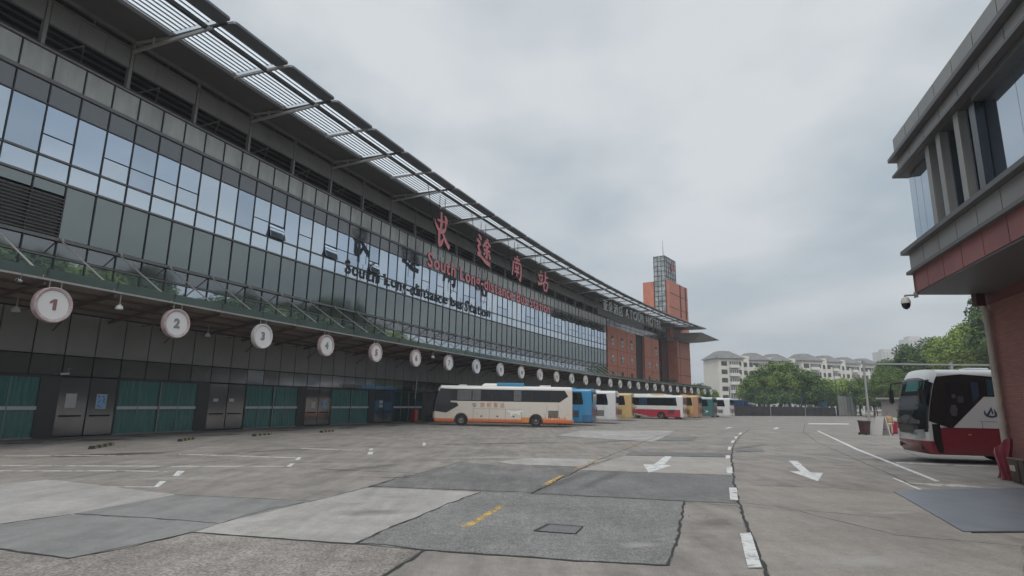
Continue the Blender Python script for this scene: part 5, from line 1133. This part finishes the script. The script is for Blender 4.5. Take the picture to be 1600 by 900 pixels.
# ------------------------------------------------------------------ gantry, bins, boards, person
t = thing('steel_gantry', 'thin grey steel height gantry with a long horizontal bar behind the right hand coach', 'gantry', (28.2, 45.9, 0))
gm = mat('gantry_grey', (.33, .34, .35), .5, .3)
mb = MB(); mb.tube((0, 0, 0), (0, 0, 5.65), .085, n=10); mb.box((-.2, -.2, 0), (.2, .2, .03)); mb.build('post', gm, t)
mb = MB(); mb.tube((7, 0, 0), (7, 0, 5.75), .13, n=10); mb.build('post', gm, t)
mb = MB(); mb.tube((14.5, -.1, 0), (14.5, -.1, 5.75), .12, n=10); mb.build('post', gm, t)
mb = MB(); mb.bar((-.6, 0, 5.55), (14.8, -.1, 5.62), .10, .12); mb.bar((-.1, 0, 5.68), (.1, 0, 5.68), .2, .2); mb.build('crossbar', gm, t)
def wheelie(loc, rz, col, lab):
    t = thing('wheelie_bin', lab, 'bin', loc, rz)
    mb = MB(); mb.hexa([(-.26, -.26, .06), (.26, -.26, .06), (.26, .26, .06), (-.26, .26, .06)], [(-.32, -.32, 1.02), (.32, -.32, 1.02), (.32, .32, 1.02), (-.32, .32, 1.02)]); me = mb.mesh('body', col); bevel(me, .03, 2); link('body', me, t)
    mb = MB(); mb.hexa([(-.35, -.35, 1.02), (.35, -.35, 1.02), (.35, .35, 1.02), (-.35, .35, 1.02)], [(-.33, -.32, 1.08), (.33, -.32, 1.08), (.33, .32, 1.12), (-.33, .32, 1.12)]); mb.build('lid', col, t)
    mb = MB(); mb.tube((-.3, .3, .1), (-.24, .3, .1), .1, n=14); mb.tube((.24, .3, .1), (.3, .3, .1), .1, n=14); mb.build('wheel', tyre_m, t)
wheelie((27.9, 46.1, 0), .1, mat('bin_maroon', (.06, .025, .025), .5), 'dark maroon wheelie bin beside the gantry post')
t = thing('a_frame_board', 'white A-frame board standing between the gantry post and the person', 'board', (29.3, 46.2, 0), .2)
wbm = mat('board_white', (.50, .48, .46), .6)
mb = MB(); 
for s_ in (-1, 1):
    mb.hexa([(s_*.42-.05, -.35, 0), (s_*.42+.05, -.35, 0), (s_*.42+.05, .35, 0), (s_*.42-.05, .35, 0)], [(s_*.06-.05, -.35, 1.45), (s_*.06+.05, -.35, 1.45), (s_*.06+.05, .35, 1.45), (s_*.06-.05, .35, 1.45)])
mb.build('leg_panel', wbm, t); mb = MB(); mb.bar((-.3, -.2, .45), (.3, -.2, .45), .03, .04); mb.build('strut', steel_d, t)
# person
def skin_mesh(name, verts, edges, radii, m, parent, root=0, sub=2):
    me = bpy.data.meshes.new(name); me.from_pydata(verts, edges, []); o = link(name, me)
    sk = o.modifiers.new('s', 'SKIN'); sk.use_smooth_shade = True
    for i, r in enumerate(radii): sv_ = me.skin_vertices[0].data[i]; sv_.radius = (r, r) if not isinstance(r, tuple) else r; sv_.use_root = (i == root)
    sb_ = o.modifiers.new('u', 'SUBSURF'); sb_.levels = sub; sb_.render_levels = sub
    me2 = bpy.data.meshes.new_from_object(o.evaluated_get(bpy.context.evaluated_depsgraph_get())); bpy.data.objects.remove(o)
    me2.materials.clear(); me2.materials.append(m); me2.name = name; me2.polygons.foreach_set('use_smooth', [True]*len(me2.polygons))
    return link(name, me2, parent)
pt = thing('person', 'person in a tan top and pale trousers standing beside the A-frame board', 'person', (30.15, 46.5, 0), math.radians(160))
skin = mat('skin', (.36, .20, .14), .6); tan = mat('shirt_tan', (.42, .30, .15), .8, var=.2, scale=6); pale = mat('trousers_pale', (.45, .41, .37), .8); hair = mat('hair_dark', (.02, .017, .015), .7); shoe = mat('shoe_black', (.012, .012, .012), .5)
V = [(0, 0, .92), (0, 0, 1.1), (0, .01, 1.3), (0, .0, 1.42), (0, .0, 1.5), (0, .02, 1.56), (0, .02, 1.64), (0, .01, 1.71),
     (.17, 0, 1.4), (.23, .03, 1.15), (.22, .16, .95), (.21, .22, .88), (-.17, 0, 1.4), (-.25, -.02, 1.14), (-.25, .06, .9), (-.25, .09, .82),
     (.09, 0, .86), (.11, .03, .48), (.11, -.02, .09), (.11, .1, .04), (-.09, 0, .86), (-.12, .0, .48), (-.13, -.04, .09), (-.13, .08, .04)]
E_ = [(0, 1), (1, 2), (2, 3), (3, 4), (4, 5), (5, 6), (6, 7), (3, 8), (8, 9), (9, 10), (10, 11), (3, 12), (12, 13), (13, 14), (14, 15), (0, 16), (16, 17), (17, 18), (18, 19), (0, 20), (20, 21), (21, 22), (22, 23)]
Rr = [(.15, .11), (.13, .10), (.15, .11), (.12, .09), .055, .06, .085, .07, .06, .045, .033, .03, .06, .045, .033, .03, .085, .062, .042, .035, .085, .062, .042, .035]
skin_mesh('body', V, E_, Rr, skin, pt)
skin_mesh('shirt', [V[0], V[1], V[2], V[3], V[8], (.22, .02, 1.2), V[12], (-.23, -.01, 1.2)], [(0, 1), (1, 2), (2, 3), (3, 4), (4, 5), (3, 6), (6, 7)], [(.17, .125), (.15, .115), (.165, .125), (.13, .1), .075, .065, .075, .065], tan, pt)
skin_mesh('trousers', [V[0], V[16], V[17], (.11, -.015, .13), V[20], V[21], (-.13, -.035, .13)], [(0, 1), (1, 2), (2, 3), (0, 4), (4, 5), (5, 6)], [(.155, .115), .1, .078, .06, .1, .078, .06], pale, pt)
skin_mesh('shoe', [(.11, -.05, .05), (.11, .1, .045), (.11, .19, .035)], [(0, 1), (1, 2)], [.055, .055, .04], shoe, pt); skin_mesh('shoe', [(-.13, -.07, .05), (-.13, .08, .045), (-.13, .17, .035)], [(0, 1), (1, 2)], [.055, .055, .04], shoe, pt)
skin_mesh('hair', [(0, -.02, 1.62), (0, -.015, 1.69), (0, .0, 1.745)], [(0, 1), (1, 2)], [.075, .092, .07], hair, pt)
for hx, hy, hz, s_ in ((.21, .22, .88, 1), (-.25, .09, .82, -1)):
    for q in range(4): skin_mesh('finger', [(hx, hy+(q-1.5)*.018, hz), (hx, hy+(q-1.5)*.022, hz-.06), (hx-s_*.012, hy+(q-1.5)*.02, hz-.1+abs(q-1.5)*.008)], [(0, 1), (1, 2)], [.011, .009, .008], skin, pt, sub=1)
    skin_mesh('thumb', [(hx, hy+.02, hz+.01), (hx-s_*.03, hy+.05, hz-.03), (hx-s_*.03, hy+.055, hz-.06)], [(0, 1), (1, 2)], [.012, .011, .009], skin, pt, sub=1)
# red and white barrier
t = thing('plastic_barrier', 'red and white plastic barrier standing between the person and the coach nose', 'barrier', (32.1, 49.2, 0), .3)
mb = MB(); mb.hexa([(-.6, -.3, .03), (.6, -.3, .03), (.6, .3, .03), (-.6, .3, .03)], [(-.5, -.12, 1.0), (.5, -.12, 1.0), (.5, .12, 1.0), (-.5, .12, 1.0)]); me = mb.mesh('base', mat('barrier_red', (.25, .015, .03), .45)); bevel(me, .05, 2); link('base', me, t)
mb = MB(); mb.box((-.52, -.13, 1.0), (.52, .13, 1.32)); me = mb.mesh('top', mat('barrier_white', (.58, .56, .54), .5)); bevel(me, .05, 2); link('top', me, t)
# small guard hut with framed window
t = thing('guard_hut', 'pale framed guard hut half hidden behind the nose of the right hand coach', 'hut', (36.5, 53.5, 0), .1)
mb = MB(); mb.box((-1.6, -1.2, 0), (1.6, 1.2, 2.9)); hb_ = mb.build('hut_wall', mat('hut_grey', (.30, .28, .27), .7), t)
mb = MB(); mb.box((-1.9, -1.5, 2.9), (1.9, 1.5, 3.05)); mb.build('hut_roof', mat('hut_roof', (.38, .37, .36), .6), t)
for x in (-1.2, -.15, .9):
    mb = MB(); mb.box((x-.45, -1.25, .9), (x+.45, -1.19, 2.3)); f = mb.build('window', mat('hut_frame', (.5, .5, .49), .5), t); mb = MB(); mb.box((x-.37, -1.27, .98), (x+.37, -1.25, 2.22)); mb.build('pane', gl_dark, f)
# ------------------------------------------------------------------ far boundary
fx = lambda p, q, u: Vector((p[0]+(q[0]-p[0])*u, p[1]+(q[1]-p[1])*u, 0))
fa, fb = (47.0, 124.0), (83.5, 149.5)
t = thing('dark_boundary_fence', 'long low black sheeted fence across the far end of the yard', 'fence', (*fa, 0)); 
finv = Matrix.Translation((-fa[0], -fa[1], 0))
def fbuild(mb, name, m, par=t): me = mb.mesh(name, m); me.transform(finv); return link(name, me, par)
blk = mat('fence_black', (.035, .034, .036), .8, var=.3, scale=.6); 
for i in range(12):
    mb = MB(); mb.bar(fx(fa, fb, i/12+.002)+Vector((0, 0, 1.05)), fx(fa, fb, (i+1)/12-.002)+Vector((0, 0, 1.05)), .06, 2.1); fbuild(mb, 'fence_panel', blk)
    mb = MB(); p = fx(fa, fb, i/12); mb.tube(p, p+Vector((0, 0, 2.3 if i % 4 else 2.4)), .1 if i % 4 == 0 else .05, n=8); fbuild(mb, 'fence_post', steel_l if i % 4 == 0 else steel_d)
# tall net fence on masts
grn = mat('net_green', (.03, .10, .085), .8)
t2 = thing('tall_net_fence', 'tall thin green net fence on masts behind the black fence', 'fence', (48, 127, 0)); n2 = Matrix.Translation((-48, -127, 0))
na, nb = (48, 127), (128, 178)
for i in range(22):
    p = fx(na, nb, i/21); mb = MB(); mb.tube(p, p+Vector((0, 0, 6.2)), .09, n=6); me = mb.mesh('mast', mat('mast_green', (.06, .10, .09), .6)); me.transform(n2); link('mast', me, t2)
mb = MB()
for j in range(13): z = 1+j*.42; mb.bar(fx(na, nb, 0)+Vector((0, 0, z)), fx(na, nb, 1)+Vector((0, 0, z)), .02, .03)
for i in range(180): p = fx(na, nb, i/180); mb.bar(p+Vector((0, 0, 1)), p+Vector((0, 0, 6)), .02, .02)
me = mb.mesh('net', grn); me.transform(n2); link('net', me, t2)
# grey corrugated gate panels
t3 = thing('grey_gate_panels', 'row of tall grey corrugated panels at the right end of the black fence', 'gate', (84, 150, 0)); n3 = Matrix.Translation((-84, -150, 0))
ga, gb = (83.8, 149), (93.5, 157.5)
for i in range(6):
    p = fx(ga, gb, i/6+.01); q = fx(ga, gb, (i+1)/6-.01); mb = MB(); mb.bar(p+Vector((0, 0, 2.6)), q+Vector((0, 0, 2.6)), .08, 5.0)
    for r_ in range(4): c = p+(q-p)*(r_+.5)/4; mb.bar(c+Vector((.1, -.12, .2)), c+Vector((.1, -.12, 5)), .12, .08)
    me = mb.mesh('panel', mat('gate_grey', (.26, .255, .25), .6, var=.15, scale=.5)); me.transform(n3); link('panel', me, t3)
    mb = MB(); mb.tube(p, p+Vector((0, 0, 7.6 if i else 9)), .1, n=6); me = mb.mesh('post', mat('post_green', (.03, .06, .05), .6)); me.transform(n3); link('post', me, t3)
# street fence right (low, brown) and the blue things
t4 = thing('low_brown_railing', 'low brown railing running right of the grey gate panels', 'railing', (96, 150, 0)); 
mb = MB()
for i in range(40): mb.box((i*.9, -.05, 0), (i*.9+.1, .05, 1.5))
mb.box((0, -.04, 1.3), (36, .04, 1.45)); mb.box((0, -.04, .3), (36, .04, .42)); mb.build('rail', mat('rail_brown', (.16, .09, .06), .7), t4); t4.rotation_euler.z = .05; t4.location = (78, 128, 0)
blue = mat('blue_sign', (.04, .16, .34), .5)
t = thing('round_blue_sign', 'round pale blue sign just above the black fence', 'sign', (80.5, 150, 0), .3); mb = MB(); disc(mb, 1.5, -.06, .06, 28); me = mb.mesh('sign_face', mat('blue_pale', (.12, .28, .48), .5)); me.transform(Matrix.Translation((0, 0, 3.2))); link('sign_face', me, t); mb = MB(); mb.tube((0, .12, 0), (0, .12, 3), .08); mb.build('post', steel, t)
t = thing('blue_truck', 'dark blue box truck parked beyond the last white coach', 'truck', (51, 131, 0), .5)
mb = MB(); mb.box((-2.6, -1.2, .9), (2.4, 1.2, 3.4)); me = mb.mesh('box_body', mat('truck_blue', (.02, .05, .16), .4)); bevel(me, .04, 1); link('box_body', me, t)
mb = MB(); mb.hexa([(2.5, -1.1, .6), (4.2, -1.1, .6), (4.2, 1.1, .6), (2.5, 1.1, .6)], [(2.5, -1.0, 2.6), (3.7, -1.0, 2.6), (3.7, 1.0, 2.6), (2.5, 1.0, 2.6)]); mb.build('cab', MAT['truck_blue'], t)
for x in (-1.6, 3.2):
    for s_ in (-1, 1): mb = MB(); mb.tube((x, s_*1.15, .45), (x, s_*.9, .45), .45, n=16); mb.build('wheel', tyre_m, t)

# ------------------------------------------------------------------ trees
def leaf_mat(name, c1, c2):
    m = mat(name, c1, .75, col2=c2, scale=.55, thresh=(.3, .7), spec=.2, detail=3); return m
LM = [leaf_mat('leaves_dark', (.12, .19, .052), (.038, .072, .026)), leaf_mat('leaves_mid', (.18, .255, .06), (.055, .10, .03)), leaf_mat('leaves_fresh', (.31, .38, .075), (.11, .18, .04))]
bark = mat('bark', (.075, .06, .048), .9, var=.3, scale=5)
def crown_mesh(seed, R=4.2, H=7.5, nclump=46, per=170, leaf=.34, m=None):
    r = np.random.RandomState(seed); vs = []; fs = []
    cen = []
    for i in range(nclump):
        while True:
            p = r.uniform(-1, 1, 3)
            if .25 < np.linalg.norm(p) < 1 and p[2] > -.75: break
        p = p/np.linalg.norm(p)*(np.linalg.norm(p)**.45)*.82
        cen.append((p*np.array([R, R, H/2])+np.array([0, 0, H/2]), r.uniform(.75, 1.5)*R/4.2))
    for c, cr_ in cen:
        k = int(per*cr_)
        d = r.normal(size=(k, 3)); d /= np.linalg.norm(d, axis=1)[:, None]; rad = cr_*r.uniform(.45, 1.12, k)**.7
        P = c+d*rad[:, None]*np.array([1.05, 1.05, .8])
        for p, dd in zip(P, d):
            n = dd*.8+r.normal(size=3)*.55+np.array([0, 0, .35]); n /= np.linalg.norm(n); u = np.cross(n, r.normal(size=3)); u /= np.linalg.norm(u)+1e-9; v = np.cross(n, u); s = leaf*r.uniform(.5, 1.25); a = s*.62
            o = len(vs); vs += [tuple(p-u*s*.5), tuple(p+v*a*.5), tuple(p+u*s*.5), tuple(p-v*a*.5)]; fs.append((o, o+1, o+2, o+3))
    me = bpy.data.meshes.new('crown'); me.from_pydata(vs, [], fs); me.materials.append(m); return me
def trunk_mesh(seed, R, H, th, r0):
    r = random.Random(seed); mb = MB(); pts = [Vector((0, 0, 0)), Vector((r.uniform(-.1, .1), r.uniform(-.1, .1), th*.5)), Vector((r.uniform(-.25, .25), r.uniform(-.25, .25), th))]
    mb.tube(pts[0], pts[1], r0, r0*.8, 10); mb.tube(pts[1], pts[2], r0*.8, r0*.65, 10)
    for i in range(7):
        a = i*2.4+r.random(); q = pts[2]+Vector((math.cos(a)*R*.45, math.sin(a)*R*.45, H*r.uniform(.25, .6))); mb.tube(pts[2]-Vector((0, 0, .2)), q, r0*.42, r0*.15, 6)
        q2 = q+Vector((math.cos(a+.4)*R*.3, math.sin(a+.4)*R*.3, H*.15)); mb.tube(q, q2, r0*.15, r0*.05, 5)
    return mb.mesh('trunk', bark, True)
protos = [(crown_mesh(1, 4.4, 6.6, 52, 210, .40, LM[0]), trunk_mesh(1, 4.4, 6.6, 2.4, .22), 2.0), (crown_mesh(2, 4.6, 7.2, 50, 210, .42, LM[1]), trunk_mesh(2, 4.6, 7.2, 2.8, .24), 2.2),
          (crown_mesh(3, 4.2, 6.2, 46, 210, .38, LM[2]), trunk_mesh(3, 4.2, 6.2, 2.3, .2), 1.9), (crown_mesh(4, 4.8, 8.2, 60, 200, .42, LM[0]), trunk_mesh(4, 4.8, 8.2, 3, .27), 2.4)]
rt = random.Random(8)
def tree(x, y, h, pi, label, wid=1., group=None):
    cm, tm, base = protos[pi]; k = h/{0: 8.6, 1: 9.4, 2: 8.1, 3: 10.6}[pi]
    t = thing('broadleaf_tree', label, 'tree', (x, y, 0), rt.uniform(0, 6.28), group); t.scale = (k*wid, k*wid, k)
    c = link('crown', cm, t); c.location = (0, 0, base); link('trunk', tm, t); return t
MIDT = [(64.0, 147, 9.8, 1), (66.5, 150, 11.8, 0), (70.0, 151, 13.8, 1), (73.5, 153, 13.2, 1), (77, 152, 11.6, 0), (68, 146, 10.5, 1), (73.5, 147, 11, 0), (65.5, 153, 10.2, 2), (83, 155, 8.6, 2), (87, 158, 9.0, 2)]
for x, y, h, pi in MIDT: tree(x, y, h, pi, 'leafy tree in the dense clump behind the black fence at the far end', 1.05, 'trees behind the far fence')
for i in range(13):
    x = 91+i*4.6+rt.uniform(-1, 1); y = 160+rt.uniform(-5, 9)-i*.6; tree(x, y, rt.uniform(10.2, 12.0), (2, 1, 2, 0)[i % 4], 'lower tree in the row right of the grey gate panels', 1.05, 'trees right of the gate panels')
big = [(crown_mesh(11, 7.6, 15.5, 95, 150, .62, LM[0]), trunk_mesh(11, 7.6, 15.5, 5, .4), 4.2), (crown_mesh(12, 8.0, 16.5, 95, 150, .64, LM[1]), trunk_mesh(12, 8, 16.5, 5, .42), 4.4), (crown_mesh(13, 7.4, 15.5, 110, 170, .52, LM[2]), trunk_mesh(13, 7.4, 15.5, 5, .4), 4.0)]
def bigtree(x, y, h, pi, label, wid=1., group=None):
    cm, tm, base = big[pi]; k = h/20
    t = thing('broadleaf_tree', label, 'tree', (x, y, 0), rt.uniform(0, 6.28), group); t.scale = (k*wid, k*wid, k)
    c = link('crown', cm, t); c.location = (0, 0, base); link('trunk', tm, t); return t
for x, y, h, pi in ((96, 138, 17.5, 0), (104, 140, 19.5, 0), (111, 142, 19.0, 1), (117, 139, 20, 0), (88, 133, 11.5, 1)): bigtree(x, y, h, pi, 'tall dark tree behind the gantry bar left of the bright green tree', 1., 'dark trees behind the gantry')
for x, y, h, pi in ((99, 124, 20.5, 2), (103, 121, 24, 2), (109, 120, 27.5, 2), (112, 113, 29, 2), (97, 118, 14, 2)): bigtree(x, y, h, pi, 'large bright green tree rising behind the right hand coach roof', 1., 'bright green trees by the brick building')
# belt along the right hand side of the site, beyond the brick building (seen mirrored in the facade)
for i in range(26):
    y = 104-i*6.8+rt.uniform(-2, 2); x = 104+rt.uniform(-6, 6); bigtree(x, y, rt.uniform(27, 34), (0, 1, 2)[i % 3], 'tall tree in the belt beyond the brick building', 1.1, 'tree belt beyond the brick building')
for i in range(6): tree(44+i*3.1-(i % 2)*2, 172+rt.uniform(-3, 3), rt.uniform(7.5, 9.5), i % 3, 'small tree between the tower and the pale apartments', 1., 'small trees beside the tower')

# wooded rise behind the belt
n = 24; vs = []; fs = []
for i in range(n+1):
    for j in range(9):
        y = -110+i*(225/n); u = j/8; vs.append((100+u*110, y, -.2+17*math.sin(math.pi*u)**.7*math.sin(math.pi*(i+.001)/n)**.5 if 0 < j < 8 and 0 < i < n else -.2))
for i in range(n):
    for j in range(8): a = i*9+j; fs.append((a, a+1, a+10, a+9))
mb = MB(); mb.add(vs, fs); tag(mb.build('hill', mat('hill_green', (.07, .11, .04), .9, col2=(.03, .05, .02), scale=.3, thresh=(.35, .6)), None, True), kind='structure')
# ------------------------------------------------------------------ apartments beyond the trees
apt = mat('render_white', (.62, .60, .545), .85, var=.07, scale=.15); roof_m = mat('roof_tile_grey', (.17, .165, .165), .8, var=.2, scale=.4); win_m = mat('window_dark', (.07, .075, .085), .3, .2); bal_m = mat('balcony_cream', (.66, .64, .58), .8); win_l = mat('window_frame_pale', (.34, .35, .36), .5)
def apartment(x, y, w_, dpt, h, rz, label, floors=6, gable=True):
    t = thing('apartment_block', label, 'building', (x, y, 0), rz, 'white apartment blocks beyond the trees')
    mb = MB(); mb.box((-w_/2, 0, 0), (w_/2, dpt, h)); mb.box((w_/2-.05, 2, 0), (w_/2+5.5, dpt+1, h-2.2)); wl_ = mb.build('wall', apt, t)
    mb = MB(); o = .8; mb.add([(-w_/2-o, -o, h), (w_/2+o, -o, h), (w_/2+o, dpt+o, h), (-w_/2-o, dpt+o, h), (-w_/5, dpt*.35, h+3.0), (w_/6, dpt*.35, h+3.0), (w_/6, dpt*.7, h+3.0), (-w_/5, dpt*.7, h+3.0)], [(0, 3, 2, 1), (4, 5, 6, 7), (0, 1, 5, 4), (1, 2, 6, 5), (2, 3, 7, 6), (3, 0, 4, 7)])
    rf = mb.build('roof', roof_m, t); mb = MB(); mb.box((w_/2+.4, 4, h-2.2), (w_/2+4.6, dpt-1, h+1.4)); mb.build('stair_head', apt, rf)
    for f in range(floors):
        z = 1.0+f*(h-1)/floors
        for q in (((-w_/2+1, -.04, z+.3), (-w_/2+3.2, .05, z+1.9)), ((w_/2-1.9, -.04, z+.3), (w_/2-.9, .05, z+1.9)), ((w_/2+1.0, 1.96, z+.2), (w_/2+2.4, 2.05, z+1.8)), ((w_/2+3.3, 1.96, z+.2), (w_/2+4.6, 2.05, z+1.8))): mb = MB(); mb.box(*q); mb.build('window', win_m, t)
        mb = MB(); mb.box((-.9, -1.1, z-.4), (w_/2-2.1, .1, z+.65)); b_ = mb.build('balcony', bal_m, t)
        mb = MB(); mb.box((-.8, -.9, z+.65), (w_/2-2.2, -.0, z+1.9)); mb.build('balcony_glazing', win_l, b_)
        mb = MB()
        for q in np.arange(-.8, w_/2-2.3, .8): mb.box((q, -.95, z+.65), (q+.35, -.89, z+1.85))
        mb.build('balcony_pane', win_m, b_)
labs = ['nearest white apartment block with a grey hipped roof, leftmost beyond the trees', 'second white apartment block from the left beyond the trees', 'third white apartment block from the left beyond the trees', 'fourth white block from the left, rising over the tree clump', 'fifth white block from the left above the lower trees', 'sixth white block from the left above the lower trees', 'rightmost white block of the stepped row above the trees']
for (x, y, w_, h), lab in zip(((79, 206, 9.5, 18.9), (92, 212, 7.5, 18.9), (102, 216, 7, 19), (117.5, 224, 9, 20.0), (130.5, 232, 7, 20.2), (143, 240, 7, 20.3), (156, 248, 7, 20.6)), labs): apartment(x, y, w_, 12, h, .12, lab)
t0_ = apartment(70.5, 262, 7, 10, 17.0, 0, 'small white block standing in the gap between the tower and the row')
apartment(60.5, 246, 5, 10, 14.8, 0, 'narrow white block peeping out right beside the orange tower', 5)
hr = mat('tower_pale', (.52, .50, .48), .8, var=.08, scale=.05)
for x, y, w_, h, lab in ((402, 600, 26, 61, 'pale distant high rise, the lower left one above the trees'), (428, 600, 18, 75, 'pale distant high rise, the taller middle one'), (446, 605, 22, 64, 'pale distant high rise slab between the two tall ones'), (465, 600, 20, 74, 'pale distant high rise on the right, next to the bright green tree')):
    t = thing('high_rise', lab, 'building', (x, y, 0), 0)
    mb = MB(); mb.box((-w_/2, 0, 0), (w_/2, 16, h)); mb.box((-w_/3, 3, h), (w_/3, 12, h+3)); mb.build('wall', hr, t)
    mb = MB()
    for f in range(int(h/3.2)):
        for q in np.arange(-w_/2+1.5, w_/2-1.5, 3.6): mb.box((q, -.1, f*3.2+1), (q+1.5, .05, f*3.2+2.4))
    mb.build('window_grid', mat('tower_window', (.30, .31, .32), .4), t)['kind'] = 'stuff'
mb = MB(); mb.box((105, 175, 0), (180, 185, 3.5))

# ------------------------------------------------------------------ the damp air: one closed box of thin haze
mb = MB(); mb.box((-620, -520, -1.2), (1120, 1320, 110))
hm = bpy.data.materials.new('haze'); hm.use_nodes = True; t_ = hm.node_tree; t_.nodes.clear(); o_ = t_.nodes.new('ShaderNodeOutputMaterial'); pv = t_.nodes.new('ShaderNodeVolumePrincipled')
pv.inputs['Color'].default_value = (.86, .90, .95, 1); pv.inputs['Density'].default_value = .0006; t_.links.new(pv.outputs[0], o_.inputs['Volume'])
tag(mb.build('haze', hm), kind='stuff')
